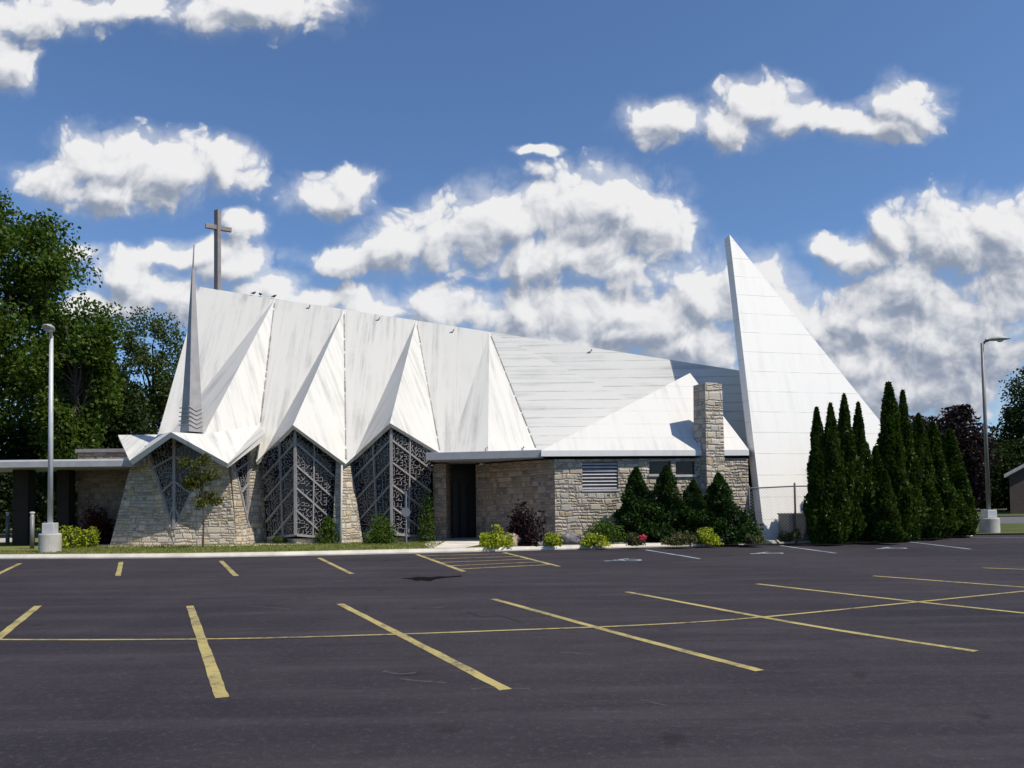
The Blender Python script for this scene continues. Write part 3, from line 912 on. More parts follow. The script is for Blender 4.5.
Bl = gpt(110, 30.4); C0 = gpt(175, 29.8); Tp = at(175, 530, 29.85); WLt = at(148, 446, 30.3); TLt = at(134, 452, 30.9)
D0_ = gpt(237, 30.0); TRt = at(226, 455, 30.0); WRt = at(212, 446, 30.0)
E0 = gpt(267, 31.6); ETt = at(262, 452, 31.5); WSl = at(229, 446, 30.1); WSr = at(250, 440, 31.0); Ts = at(248, 527, 30.75)
back = Vector((0.02, 0.35, 0))
sw = MB(); sw.prism([Bl, C0, Tp, WLt, TLt], back); sw.build("stone_wall", M['stone'], church)
sw = MB(); sw.prism([C0, D0_, TRt, WRt, Tp], back); sw.build("stone_wall", M['stone'], church)
sw = MB(); sw.prism([D0_, E0, ETt, WSr, Ts, WSl + Vector((0.02, 0, 0))], (-0.3, 0.25, 0)); sw.build("stone_wall", M['stone'], church)
# left return of the porch
sw = MB(); sw.prism([Bl, TLt, TLt + Vector((0.3, 2.2, 0)), Bl + Vector((0.6, 2.4, 0))], (0.3, 0, 0)); sw.build("stone_wall", M['stone'], church)


def window_bay(Mt, Mb, St_L, Sb_L, St_R, Sb_R, seed, rows=5, pitch=0.86, second=(0.42,), grille=True):
    rr = random.Random(seed)
    gl = MB(); fr = MB(); grs = []
    halves = []
    if St_L is not None: halves.append((St_L, Sb_L))
    if St_R is not None: halves.append((St_R, Sb_R))
    for (S_t, S_b) in halves:
        def pos(s, z):
            m = Mb + (Mt - Mb) * ((z - Mb.z) / (Mt.z - Mb.z)); q = S_b + (S_t - S_b) * ((z - S_b.z) / (S_t.z - S_b.z))
            return m.lerp(q, s)
        ztop = lambda s: Mt.z + (S_t.z - Mt.z) * s
        zbot = lambda s: Mb.z + (S_b.z - Mb.z) * s
        nrm = (S_t - Mt).cross(Mb - Mt).normalized()
        if nrm.y > 0: nrm = -nrm
        pl = [Mb, Mt, S_t, S_b] if (S_b - Mb).length > 0.05 else [Mb, Mt, S_t]
        gl.prism(pl, -nrm * 0.06)
        off = nrm * 0.05
        slope = S_t.z - Mt.z
        width = (Vector((S_t.x, S_t.y, 0)) - Vector((Mt.x, Mt.y, 0))).length
        for s in second:
            if ztop(s) > zbot(s): fr.bar(pos(s, zbot(s)) + off, pos(s, ztop(s)) + off, 0.05, 0.09, nrm)
        k = 1
        while True:
            zc = Mt.z - 0.35 - pitch * (k - 0.45)
            if zc < Mb.z + 0.1: break
            s1 = 1.0
            for i in range(41):
                s = i / 40
                if zc + slope * s < zbot(s) + 0.02: s1 = s; break
            fr.bar(pos(0, zc) + off, pos(s1, zc + slope * s1) + off, 0.065, 0.10, nrm); k += 1
        if len(pl) == 4: fr.bar(Mb + off, S_b + off, 0.09, 0.10, nrm)
        else: fr.bar(Mb + off, S_t + off, 0.07, 0.10, nrm)
        # decorative grille of irregular short bars
        if grille:
            gr = MB(); grs.append(gr)
            cell = 0.17; nx = max(2, int(width / cell))
            for i in range(nx):
                z = zbot((i + .5) / nx) + 0.05
                while z < ztop((i + .5) / nx) - 0.1:
                    s0, s1 = i / nx, (i + 1) / nx; sm = (s0 + s1) / 2
                    go_ = nrm * 0.03
                    typ = rr.random()
                    def Q(a, b): return pos(s0 + (s1 - s0) * a, z + cell * b) + go_
                    w = 0.019
                    if typ < 0.3: segs = [((0, .1), (.55, .1)), ((.55, .1), (.55, .9))]
                    elif typ < 0.5: segs = [((.1, 0), (.9, .8)), ((.5, .4), (.1, .95))]
                    elif typ < 0.68: segs = [((0, .5), (1, .5)), ((.8, .5), (.8, 1))]
                    elif typ < 0.84: segs = [((.9, 0), (.3, .9)), ((.1, .2), (.6, .45))]
                    else: segs = [((.2, .15), (.85, .15)), ((.85, .15), (.85, .8)), ((.85, .8), (.2, .8))]
                    if rr.random() < 0.22: segs = segs[:1]
                    for a, b_ in segs:
                        pa, pb = Q(*a), Q(*b_)
                        if (pb - pa).length > 0.02: gr.bar(pa, pb, w, 0.03, nrm)
                    z += cell
    fr.bar(Mb + Vector((0, -0.06, 0)), Mt + Vector((0, -0.06, 0)), 0.10, 0.12, (0, -1, 0))
    win = gl.build("window_bay", M['glass'], church)
    fr.build("mullions", M['frame'], win)
    for gr in grs:
        if gr.f: gr.build("grille", M['grille'], win)
    return win


def wb_top(p, z): return Vector((p.x, p.y, z))


# porch windows
window_bay(at(175, 434, 29.95), at(175, 529, 29.95), at(147, 446, 30.36), at(175, 529, 29.95), at(213, 446, 30.1), at(175, 529, 29.95), 1, second=(), pitch=0.95)
window_bay(at(250, 440, 31.08), at(248, 527, 30.85), at(229.5, 450, 30.2), at(248, 527, 30.85), None, None, 2, second=(), pitch=0.85)
# two prow windows
a1b = at(296, 535, 29.95)
window_bay(Vector((a1b.x, 29.95, 4.80)), a1b, at(262, 458, 31.1), at(269, 538, 31.1), at(337, 458, 30.9), at(334, 538, 30.9), 3)
a2b = at(392, 534, 30.1)
window_bay(Vector((a2b.x, 30.1, 4.88)), a2b, at(352, 458, 31.1), at(361, 537, 31.0), at(432, 450, 31.4), at(428, 537, 31.4), 4)
# low plinths under the prow windows
for (a, b_, c) in ((gpt(267, 31.3), gpt(296, 30.0), gpt(334, 31.0)), (gpt(360, 31.0), gpt(392, 30.2), gpt(430, 31.6))):
    pm = MB()
    pm.prism([a, b_, c, c + Vector((0, .3, 0)), b_ + Vector((0, .3, 0)), a + Vector((0, .3, 0))], (0, 0, 0.22)); pm.build("plinth", M['stone'], church)

# battered pier between the prow windows, with downspout
pA, pB, pC = gpt(332, 30.0), gpt(341, 29.85), gpt(361, 30.35)
qA, qB, qC = at(336, 459, 30.8), at(342.5, 459, 30.62), at(349.5, 459, 30.85)
pr = MB()
pr.poly([pA, pB, qB, qA]); pr.poly([pB, pC, qC, qB]); pr.poly([pA, qA, qA + Vector((0, 1.2, 0)), pA + Vector((0, 1.2, 0))]); pr.poly([pC, pC + Vector((0, 1.2, 0)), qC + Vector((0, 1.2, 0)), qC])
pr.build("stone_pier", M['stone'], church)
dp = MB(); dp.tube([qB + Vector((0, -.10, -.05)), pB.lerp(qB, 0.5) + Vector((0, -.08, 0)), pB + Vector((0, -.08, .05))], 0.042, 8)
dp.build("downspout", M['pipe'], church, smooth=True)

# entrance: canopy slab, pillar, recess, doors, angled stone wall
K = gpt(555, 29.1); J = gpt(476, 32.3)
cn = MB()
cf_l = at(425.5, 453, 29.8); cf_r = at(542, 449.5, 28.9)
zt = 3.55
cn.prism([Vector((cf_l.x, 29.8, zt)), Vector((cf_r.x, 28.9, zt)), Vector((cf_r.x + .6, 32.5, zt)), Vector((cf_l.x + .5, 33.2, zt))], (0, 0, -0.29))
cn.build("entrance_canopy", M['grey'], church, bevel=0.012)
ms = MB()
for px in (486, 522.5):
    p = at(px, 448, 30.4); ms.tube([Vector((p.x, p.y, zt)), Vector((p.x, p.y, zt + .18)), Vector((p.x + .06, p.y, zt + .22))], 0.05, 8)
tag(ms.build("vent_pipes", M['pole'], church), kind='stuff')
pl = MB(); a, b_ = gpt(433, 31.6), gpt(446, 31.3)
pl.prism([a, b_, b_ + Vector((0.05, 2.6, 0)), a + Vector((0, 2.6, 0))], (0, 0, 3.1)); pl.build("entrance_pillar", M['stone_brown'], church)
dr = MB(); a, b_ = gpt(444, 33.3), gpt(480, 33.6)
dr.prism([a, b_, b_ + Vector((0, .12, 0)), a + Vector((0, .12, 0))], (0, 0, 3.7)); door = dr.build("entrance_door", M['dark'], church)
dl = MB()
for px in (452, 460, 468):
    p = gpt(px, 33.3); dl.box((p.x, p.y, 1.3), (0.06, 0.06, 2.3))
dl.build("door_frame", M['brown'], door)
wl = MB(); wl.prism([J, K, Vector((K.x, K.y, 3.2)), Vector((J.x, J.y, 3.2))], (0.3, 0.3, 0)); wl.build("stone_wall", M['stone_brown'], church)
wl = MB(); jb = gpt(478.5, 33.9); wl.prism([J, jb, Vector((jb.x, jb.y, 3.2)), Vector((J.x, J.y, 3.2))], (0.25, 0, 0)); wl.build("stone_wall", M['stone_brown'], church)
fl = MB(); fl.poly([gpt(428, 31.0) + Vector((0, 0, .04)), gpt(476, 31.0) + Vector((0, 0, .04)), gpt(482, 33.8) + Vector((0, 0, .04)), gpt(436, 33.8) + Vector((0, 0, .04))]); fl.build("entrance_floor", M['conc'], church)

# wing: front wall with louvre and strip windows
WD = Vector((math.cos(0.11), math.sin(0.11), 0)); WN = Vector((math.sin(0.11), -math.cos(0.11), 0))


def on_wing(px):  # distance along the wing wall for a picture column
    r = ray(px, 460); k = r.x / r.y
    return (k * K.y - K.x) / (WD.x - k * WD.y)


def zw(px, py): s = on_wing(px); return at(px, py, (K + WD * s).y).z


S_end = on_wing(748)
holes = [(on_wing(582), on_wing(618), zw(600, 489.5), zw(600, 462)), (on_wing(649), on_wing(671), zw(660, 474), zw(660, 461.5)),
         (on_wing(675.5), on_wing(695), zw(685, 474.5), zw(685, 461.5))]
ss = sorted({0.0, S_end} | {h[0] for h in holes} | {h[1] for h in holes}); zs = sorted({GR, 3.2} | {h[2] for h in holes} | {h[3] for h in holes})
ww = MB()
WP = lambda s, z, dd=0.0: Vector((K.x, K.y, 0)) + WD * s - WN * dd + Vector((0, 0, z))
for i in range(len(ss) - 1):
    for j in range(len(zs) - 1):
        sm, zm = (ss[i] + ss[i + 1]) / 2, (zs[j] + zs[j + 1]) / 2
        if any(h[0] < sm < h[1] and h[2] < zm < h[3] for h in holes): continue
        ww.poly([WP(ss[i], zs[j]), WP(ss[i + 1], zs[j]), WP(ss[i + 1], zs[j + 1]), WP(ss[i], zs[j + 1])])
for (a, b_, c, d_) in holes:
    for q in ([(a, c), (b_, c)], [(b_, c), (b_, d_)], [(b_, d_), (a, d_)], [(a, d_), (a, c)]):
        ww.poly([WP(*q[0]), WP(*q[1]), WP(*q[1], 0.22), WP(*q[0], 0.22)])
ww.poly([WP(S_end, GR), WP(S_end, GR, 1.2), WP(S_end, 3.2, 1.2), WP(S_end, 3.2)])
wing = ww.build("wing_wall", M['stone'], church)
lk = MB(); a, b_ = WP(S_end - .1, GR, 1.2), WP(S_end + 1.5, GR, 1.2)
lk.prism([a, b_, b_ + Vector((0, 0, 3.3)), a + Vector((0, 0, 3.3))], (0, .2, 0)); lk.build("link_wall", M['brown'], church)
h = holes[0]; lv = MB()
lv.prism([WP(h[0], h[2], .2), WP(h[1], h[2], .2), WP(h[1], h[3], .2), WP(h[0], h[3], .2)], -WN * 0.05)
lou = lv.build("louvre", M['dark'], church); sl = MB()
nsl = 8
for k in range(nsl):
    z = h[2] + (h[3] - h[2]) * (k + 0.5) / nsl
    sl.prism([WP(h[0], z - .035, .03), WP(h[1], z - .035, .03), WP(h[1], z + .05, .17), WP(h[0], z + .05, .17)], Vector((0, 0, 0.018)))
sl.build("slats", M['louvre'], lou)
si = MB(); si.prism([WP(h[0] - .03, h[2] - .07, -.03), WP(h[1] + .03, h[2] - .07, -.03), WP(h[1] + .03, h[2], -.03), WP(h[0] - .03, h[2], -.03)], -WN * 0.2); si.build("sill", M['louvre'], lou)
for h in holes[1:]:
    g = MB(); g.prism([WP(h[0], h[2], .15), WP(h[1], h[2], .15), WP(h[1], h[3], .15), WP(h[0], h[3], .15)], -WN * 0.05)
    g.build("window", M['glass'], church)
    f = MB(); f.prism([WP(h[0] - .04, h[2] - .09, -.05), WP(h[1] + .04, h[2] - .09, -.05), WP(h[1] + .04, h[2] - .005, -.05), WP(h[0] - .04, h[2] - .005, -.05)], -WN * 0.2)
    f.build("sill", M['curb'], church.children[-1])

# wing roof: one big triangular slope with white fascia
E1 = at(541, 450.5, 28.80); E2 = at(749, 450.5, 29.85); AP = at(690, 373, 33.0)
E1.z = E2.z = 3.51
wr = MB(); rv, rfc, rm = [], [], []; names = {}
Lb = at(546, 451, 32.4); Rb = at(749, 452, 32.2); AQ = at(693, 376, 34.0)
add_face((E1, E2, AP), 0); add_face((E1, AP, AQ), 0); add_face((E1, AQ, Lb), 0); add_face((E2, AQ, AP), 0); add_face((E2, Rb, AQ), 0)
wr.v, wr.f, wr.m = rv, rfc, rm
wroof = wr.build("wing_roof", M['wing'], church)
fs = MB(); d_ = (E2 - E1)
tL = on_wing(703); tR = on_wing(724)
Lw = d_.length
def EP(px):
    r = ray(px, 455); k = r.x / r.y; t = (k * E1.y - E1.x) / (d_.x - k * d_.y); return E1 + d_ * t
for a, b_ in ((E1 + Vector((.005, 0, 0)), EP(704.5)), (EP(722), E2)):
    fs.prism([a + Vector((0, 0, -.21)), b_ + Vector((0, 0, -.21)), b_ + Vector((0, 0, .004)), a + Vector((0, 0, .004))], (0.02, 0.14, 0))
fs.build("fascia", M['tower'], wroof)
so_ = MB(); so_.poly([E1 + Vector((.1, .1, -.2)), E2 + Vector((-.1, .1, -.2)), E2 + Vector((-.1, 2.4, -.2)), E1 + Vector((.5, 3.5, -.2))]); so_.build("soffit", M['soffit'], wroof)

# chimney
cz = at(707, 383, 29.4).z
cc = gpt(707.5, 29.38); th = math.radians(24)
cdx = Vector((math.cos(th), math.sin(th), 0)); cdy = Vector((-math.sin(th), math.cos(th), 0))


def chim_ring(z, g):
    o_ = Vector((cc.x, cc.y, z)) - cdx * g - cdy * g
    a, d_w = 0.80 + 2 * g, 0.72 + 2 * g
    return [o_, o_ + cdx * a, o_ + cdx * a + cdy * d_w, o_ + cdy * d_w]


ch = MB(); lo_, hi_ = chim_ring(GR, 0.05), chim_ring(cz, 0.0)
for k in range(4): ch.poly([lo_[k], lo_[(k + 1) % 4], hi_[(k + 1) % 4], hi_[k]])
ch.poly(hi_)
chim = ch.build("chimney", M['chim'], church)
cpm = MB(); cr_ = chim_ring(cz, -0.12); cpm.prism(cr_, (0, 0, .05)); cpm.build("cap", M['conc'], chim)
fl = MB(); p = EP(701.5); fl.box((p.x + .02, p.y + .30, 3.66), (0.22, 0.5, 0.30), 0.11); fl.build("flashing", M['trim'], chim)

# tower: leaning triangular white slab
TB = at(765, 541, 29.0); TB.z = 0.05; TA = at(729.5, 234.5, 33.0); TRr = at(973, 541, 31.2); TRr.z = 0.05
TMid = at(858, 402, 31.05)
tw = MB()
nrm = (TRr - TB).cross(TA - TB).normalized()
if nrm.y > 0: nrm = -nrm
tdv = -nrm * 0.42
tdv = Vector((-0.10, 0.46, -0.06))
tw.prism([TB, TRr, TA], tdv)
tw.build("tower", M['tower'], church)

# stone block and wall left of the porch, and low dark wall behind the walkway
sb = MB(); a, b_ = gpt(77.5, 33.0), gpt(140, 33.0)
ztop = at(100, 452, 33.0).z
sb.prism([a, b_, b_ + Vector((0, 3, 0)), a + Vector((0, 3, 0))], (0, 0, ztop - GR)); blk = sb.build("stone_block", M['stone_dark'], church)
cp = MB(); cp.box(((a.x + b_.x) / 2, a.y + 1.5, ztop + .06), (b_.x - a.x + .16, 3.16, .14)); cp.build("coping", M['soffit'], blk)

# ------------------------------------------------------------------ covered walkway on the left
wk0 = Vector((-18.5, 30.6, 0.1))
walk = empty("covered_walkway", wk0, "long flat canopy roof on dark posts running left from the church porch", "walkway")
zc = at(60, 461, 30.0).z
sl_ = MB(); rgt = at(133, 460, 30.0); 
sl_.prism([Vector((-36, 29.6, zc)), Vector((rgt.x, 30.0, zc)), Vector((rgt.x + .3, 32.98, zc)), Vector((-36, 34.6, zc))], (0, 0, -0.24))
sl_.build("canopy_roof", M['grey'], walk, bevel=0.01)
gv = MB(); gv.prism([Vector((-36, 29.66, zc)), Vector((rgt.x - .05, 30.06, zc)), Vector((rgt.x - .05, 30.2, zc)), Vector((-36, 29.8, zc))], (0, 0, 0.06)); gv.build("gravel_stop", M['trim'], walk)
for px, Y, w in ((24, 31.8, 0.62), (66, 32.4, 0.5), (-60, 31.6, .6), (-150, 31.4, .6)):
    p = gpt(px, Y); b = MB(); b.box((p.x, Y, (zc - .24 + GR) / 2), (w, 0.5, zc - .24 - GR)); b.build("post", M['brown'], walk)

# ------------------------------------------------------------------ street lamps
def lamp(base, pole_top, head_px, mat_pole, label, size, headdir):
    t = empty("street_lamp", base, label, "street lamp", "parking lot lamps")
    b = MB(); b.lathe(base + Vector((0, 0, -.1)), [(size, 0), (size, 0.70), (size * .93, 0.745)], 28); b.build("concrete_base", M['conc'], t)
    b = MB(); b.box(base + Vector((0, 0, .82)), (size * 1.08, size * 1.08, 0.36), 0.1); bs = b.build("base_cover", M['pole'], t, bevel=0.02)
    b = MB(); b.tube([base + Vector((0, 0, .9)), pole_top], [0.085, 0.062], 12); b.build("pole", mat_pole, t, smooth=True)
    hd = headdir.normalized()
    b = MB(); b.tube([pole_top - Vector((0, 0, .1)), pole_top + hd * .12 + Vector((0, 0, .05)), pole_top + hd * .28 + Vector((0, 0, .12))], [0.05, 0.05, 0.06], 8); b.build("arm", mat_pole, t, smooth=True)
    b = MB(); c = pole_top + hd * .62 + Vector((0, 0, .13)); side = Vector((-hd.y, hd.x, 0))
    secs = [(-.48, .07, .05), (-.3, .15, .10), (0, .19, .125), (.25, .17, .10), (.45, .08, .05), (.52, .02, .02)]
    base_i = len(b.v); nn = 12
    for (d0, w, hh) in secs:
        for k in range(nn):
            an = 2 * math.pi * k / nn
            b.v.append(c + hd * d0 + side * (w * math.cos(an)) + Vector((0, 0, hh * math.sin(an) * (1.0 if math.sin(an) > 0 else .55))))
    for i in range(len(secs) - 1):
        for k in range(nn):
            q = base_i + i * nn; k2 = (k + 1) % nn
            b.f.append((q + k, q + k2, q + nn + k2, q + nn + k)); b.m.append(0)
    b.f.append(tuple(base_i + k for k in range(nn))); b.m.append(0)
    hdo = b.build("lamp_head", M['head'], t, smooth=True)
    b = MB(); b.lathe(c + hd * .1 + Vector((0, 0, -.10)), [(.05, -.03), (.12, 0), (.13, .04)], 12); b.build("lens", M['lens'], hdo, smooth=True)
    return t


lb = gz(50, 552.5, 0.11)
lamp(lb, at(51.3, 336, lb.y), None, M['pole'], "pale grey street lamp on concrete drum in the grass by the walkway", 0.345, Vector((0.40, -0.92, 0)))
rb = gz(989.5, 532.5, 0.03)
lamp(rb, at(982, 343, rb.y), None, M['poledark'], "tall dark street lamp on concrete drum beside the cedar hedge", 0.41, Vector((1, -0.25, 0)))

# ------------------------------------------------------------------ fence, box, sign, bollards, birds
fp0 = gpt(749, 28.2); fp1 = gpt(795, 27.9); fp2 = gpt(832, 27.9)
ft = empty("chain_link_fence", fp0, "short grey chain link fence in front of the white tower", "fence")
zf = at(748, 487.5, 28.2).z
for p, zz in ((fp0, zf + .03), (fp1, zf + .12), (fp2, zf + .03)):
    b = MB(); b.tube([p - Vector((0, 0, .1)), Vector((p.x, p.y, zz)), Vector((p.x, p.y, zz + .04))], [.038, .038, .015], 8); b.build("post", M['poledark'], ft, smooth=True)
b = MB(); b.tube([Vector((fp0.x, fp0.y, zf - .03)), Vector((fp1.x, fp1.y, zf + .02)), Vector((fp2.x, fp2.y, zf + .02))], .026, 8); b.build("rail", M['poledark'], ft)
b = MB()
for (a, c) in ((fp0, fp1), (fp1, fp2)):
    Ld = (c - a).length; u = (c - a).normalized(); Hh = zf - 0.2; k = -Hh
    while k < Ld:
        for sgn in (1, -1):
            s0, s1 = max(k, 0), min(k + Hh, Ld)
            if s1 <= s0: continue
            za, zb = (s0 - k), (s1 - k)
            if sgn < 0: za, zb = Hh - za, Hh - zb
            b.bar(a + u * s0 + Vector((0, 0, za + .06)), a + u * s1 + Vector((0, 0, zb + .06)), .005, .005, (0, -1, 0))
        k += 0.11
b.build("wire_mesh", M['pole'], ft)
p = gpt(797, 28.5)
ut = empty("utility_box", p, "dark metal utility box behind the chain link fence by the cedars", "utility box")
b = MB(); b.box(p + Vector((.05, .35, .47)), (0.95, .8, .94), .15); ub = b.build("cabinet", M['box'], ut, bevel=.02)
b = MB(); b.box(p + Vector((.05, .35, .96)), (1.0, .86, .05), .15); b.build("lid", M['rust'], ut, bevel=.01)

p = gpt(406, 28.6)
sg = empty("sign_post", p, "slim grey sign post with a small round sign by the entrance walk", "sign")
b = MB(); b.tube([p, p + Vector((0, 0, 1.95))], .035, 8); b.build("post", M['sign'], sg)
b = MB(); c = p + Vector((0, -.06, 1.2)); b.tube([c + Vector((0, .012, 0)), c + Vector((0, -.012, 0))], .17, 18); b.build("sign_plate", M['sign'], sg)

bol0 = None
for px, py, Y, lab in ((32.5, 512, 28.9, "grey bollard light beside the path, right of two"), (8, 511, 32.6, "pale bollard light deep under the walkway canopy, left of two")):
    p = gpt(px, Y); zt_ = at(px, py, Y).z
    if bol0 is None:
        bol0 = empty("bollard_light", p, lab, "bollard", "bollard lights by the walkway"); hb = zt_ - GR
        b = MB(); b.lathe(p, [(.075, 0), (.075, hb - .16)], 14); b.build("post", M['poledark'], bol0, smooth=True)
        b = MB(); b.lathe(p + Vector((0, 0, hb - .16)), [(.06, 0), (.06, .1), (.09, .11), (.09, .15), (.04, .17)], 14); b.build("cap", M['lens'], bol0)
    else:
        c = copy_tree(bol0, p); c['label'] = lab

for i, (px, py, rz, lab) in enumerate(((253.5, 292.5, 0.4, "leftmost dark bird perched on the roof ridge"), (260.5, 293.5, 2.6, "middle dark bird of three on the roof ridge"), (274, 296, 0.2, "dark bird on the ridge at the first roof fold"))):
    r = on_ridge(px); p = r + Vector((0, 0, 0.03))
    if i == 0:
        b = MB(); B0 = p
        b.tube([p + Vector(q) for q in ((-.24, 0, .09), (-.12, 0, .10), (-.02, 0, .12), (.07, 0, .15), (.11, 0, .20), (.15, 0, .215), (.21, 0, .205))], [.012, .04, .085, .08, .045, .045, .006], 10)
        b.tube([p + Vector((0, .025, 0)), p + Vector((0, .025, .07))], .01, 5); b.tube([p + Vector((0, -.025, 0)), p + Vector((0, -.025, .07))], .01, 5)
        bird = b.build("bird", M['bird'], loc=p, smooth=True); tag(bird, lab, "bird", "birds on the roof ridge"); bird.rotation_euler.z = rz; bird.scale = (.6,) * 3
    else:
        c = bird.copy(); COL.objects.link(c); c.location = p; c.rotation_euler = (0, 0, rz); c['label'] = lab

# boulders
for px, py, rx, rz_, m, lab, sd_ in ((511, 546, .38, .24, 'rock', "tan rounded boulder beside the lime shrub near the entrance", 3), (571, 544.5, .36, .24, 'rock2', "dark grey boulder at the foot of the sunlit stone wall", 8),
                                     (724, 542.5, .3, .12, 'rock2', "flat grey rock lying in the gravel bed near the tower", 11)):
    p = gz(px, py, .125); b = MB(); b.blob(p + Vector((0, .1, rz_ * .6)), (rx, rx * .8, rz_ * 1.15), sd_, .18, 12, 18)
    tag(b.build("boulder", M[m], loc=p, smooth=True), lab, "boulder", "boulders in the gravel bed")


# ------------------------------------------------------------------ vegetation
def bush_pts(rng, c, rad, n, shape='round'):
    """points in clumps filling a bush volume"""
    k = max(7, n // 90); pts = []
    d_ = rng.normal(size=(k, 3)); d_ /= np.linalg.norm(d_, axis=1, keepdims=True)
    r = rng.uniform(0.45, 0.95, (k, 1)); cc = d_ * r
    cc[:, 2] = np.abs(cc[:, 2]) * 1.0
    cl = rng.integers(0, k, n)
    p = cc[cl] + rng.normal(size=(n, 3)).clip(-1.8, 1.8) * 0.18
    p = p * np.array(rad) + np.array(c)
    p[:, 2] = np.maximum(p[:, 2], c[2] + 0.02)
    return p


def cone_pts(rng, c, r, h, n, power=0.75, belly=0.12, lump=0.15):
    t = rng.uniform(0, 1, n) ** 1.35
    prof = np.minimum((1 - t) ** power, 1) * np.minimum(1, 0.55 + t / belly * 0.45)
    an = rng.uniform(0, 2 * np.pi, n)
    ph = rng.uniform(0, 6.28, 6)
    lumpy = 1 + lump * np.sin(3 * an + 9 * t + ph[0]) + lump * np.sin(5 * an - 14 * t + ph[1]) + lump * .8 * np.sin(2 * an + 23 * t + ph[2])
    rr = r * prof * lumpy * (1 - np.abs(rng.normal(0, .30, n)).clip(0, .95))
    return np.stack([c[0] + rr * np.cos(an), c[1] + rr * np.sin(an), c[2] + t * h], 1), an


def stems(mb, c, rad, k, rr):
    for i in range(k):
        an = rr.uniform(0, 6.28); r = rr.uniform(.3, .75)
        mb.tube([Vector(c), Vector(c) + Vector((math.cos(an) * rad[0] * r * .5, math.sin(an) * rad[1] * r * .5, rad[2] * .45)), Vector(c) + Vector((math.cos(an) * rad[0] * r, math.sin(an) * rad[1] * r, rad[2] * .85))], [.025, .018, .008], 5)


def shrub(name, px, py, wpx, hpx, mat, label, n=900, leaf=.085, z=.12, cat="shrub", group=None, seed=1, depth=1.0, dy=0.0):
    p = gz(px, py, z); p.y += dy
    Y = p.y; rx = wpx / 2 * Y / F_PX; h = hpx * Y / F_PX
    t = empty(name, p, label, cat, group); rng = np.random.default_rng(seed); rr = random.Random(seed)
    b = MB(); stems(b, p, (rx, rx * depth, h), 7, rr); b.build("stem", M['bark'], t)
    leaves("foliage", mat, bush_pts(rng, p, (rx, rx * depth, h * .95), int(n * 2.2)), leaf, t, rng)
    return t


# cedars (columnar) in front of and beside the tower
cedars = [(820, 408, 542, 26), (834, 404, 542, 32), (848, 394.5, 540.5, 35), (862, 403, 540, 34), (878, 447, 539.5, 30), (893, 383, 539, 36), (907, 391, 538, 36),
          (922, 414, 537, 38), (936, 422, 536, 38), (953, 430, 534.5, 36), (887, 470, 541, 30), (966, 468, 534.5, 22)]
labs = ["slender cedar nearest the chain link fence, left end of the hedge", "second cedar from the fence, as tall as its left neighbour",
        "tallest cedar of the near clump in front of the white tower", "narrow cedar right of the near clump's tallest",
        "short cedar in the dip between the two clumps", "tallest cedar of the whole hedge, at the tower's foot", "second tallest cedar beside the tallest one",
        "broad cedar right of the two tallest", "mid height cedar before the purple tree", "lower cedar near the right end of the hedge",
        "small low cedar filling the front of the dip", "stubby last cedar toward the right street lamp"]
protos = []
for v in range(4):
    rng = np.random.default_rng(40 + v); rr = random.Random(v)
    lay = cedars[v]
    p = gz(lay[0], lay[2], .12); h = (lay[2] - lay[1]) * p.y / F_PX; r = lay[3] / 2 * p.y / F_PX
    t = empty("cedar", p, labs[v], "cedar", "cedar hedge by the tower")
    b = MB(); b.tube([p, p + Vector((0.03, 0, h * .5)), p + Vector((0, 0.02, h * .97))], [.07, .045, .01], 7); b.build("trunk", M['bark'], t)
    pts, an = cone_pts(rng, p, r * 1.07, h, 12000, 0.66 + .06 * v, .10, .14)
    dr_ = np.stack([np.cos(an) * .45, np.sin(an) * .45, np.full(len(an), .9)], 1)
    leaves("foliage", L['arbor'], pts, .15, t, rng, .5, droop=dr_)
    protos.append((t, h, r))
for i in range(4, len(cedars)):
    px, pt_, pb, wd = cedars[i]
    p = gz(px, pb, .12); h = (pb - pt_) * p.y / F_PX; r = wd / 2 * p.y / F_PX
    src, h0, rr0 = protos[(i * 3 + 1) % 4]
    c = copy_tree(src, p, i * 1.3, (r / rr0, r / rr0, h / h0)); c['label'] = labs[i]

# dark cone evergreens against the wing
cones = [(637, 466, 540, 40, "dark evergreen beside the louvre, leftmost of four"), (667, 464, 540, 42, "tallest dark evergreen under the strip windows, second of four"),
         (694, 480, 541, 36, "short dark evergreen left of the chimney foot, third of four"), (719, 472, 540, 44, "dark evergreen in front of the chimney, rightmost of four")]
for i, (px, pt_, pb, wd, lab) in enumerate(cones):
    rng = np.random.default_rng(80 + i); p = gz(px, 541.5, .12); p.y -= .1; h = (pb - pt_) * p.y / F_PX; r = (wd + 7) / 2 * p.y / F_PX
    t = empty("evergreen_shrub", p, lab, "evergreen", "dark evergreens along the wing wall")
    b = MB(); b.tube([p, p + Vector((0, 0, h * .9))], [.06, .01], 6); b.build("trunk", M['bark'], t)
    pts, an = cone_pts(rng, p, r * 1.12, h, 9500, .80, .10, .20)
    leaves("foliage", L['yew'], pts, .14, t, rng, .5, droop=np.stack([np.cos(an) * .7, np.sin(an) * .7, np.full(len(an), .55)], 1))

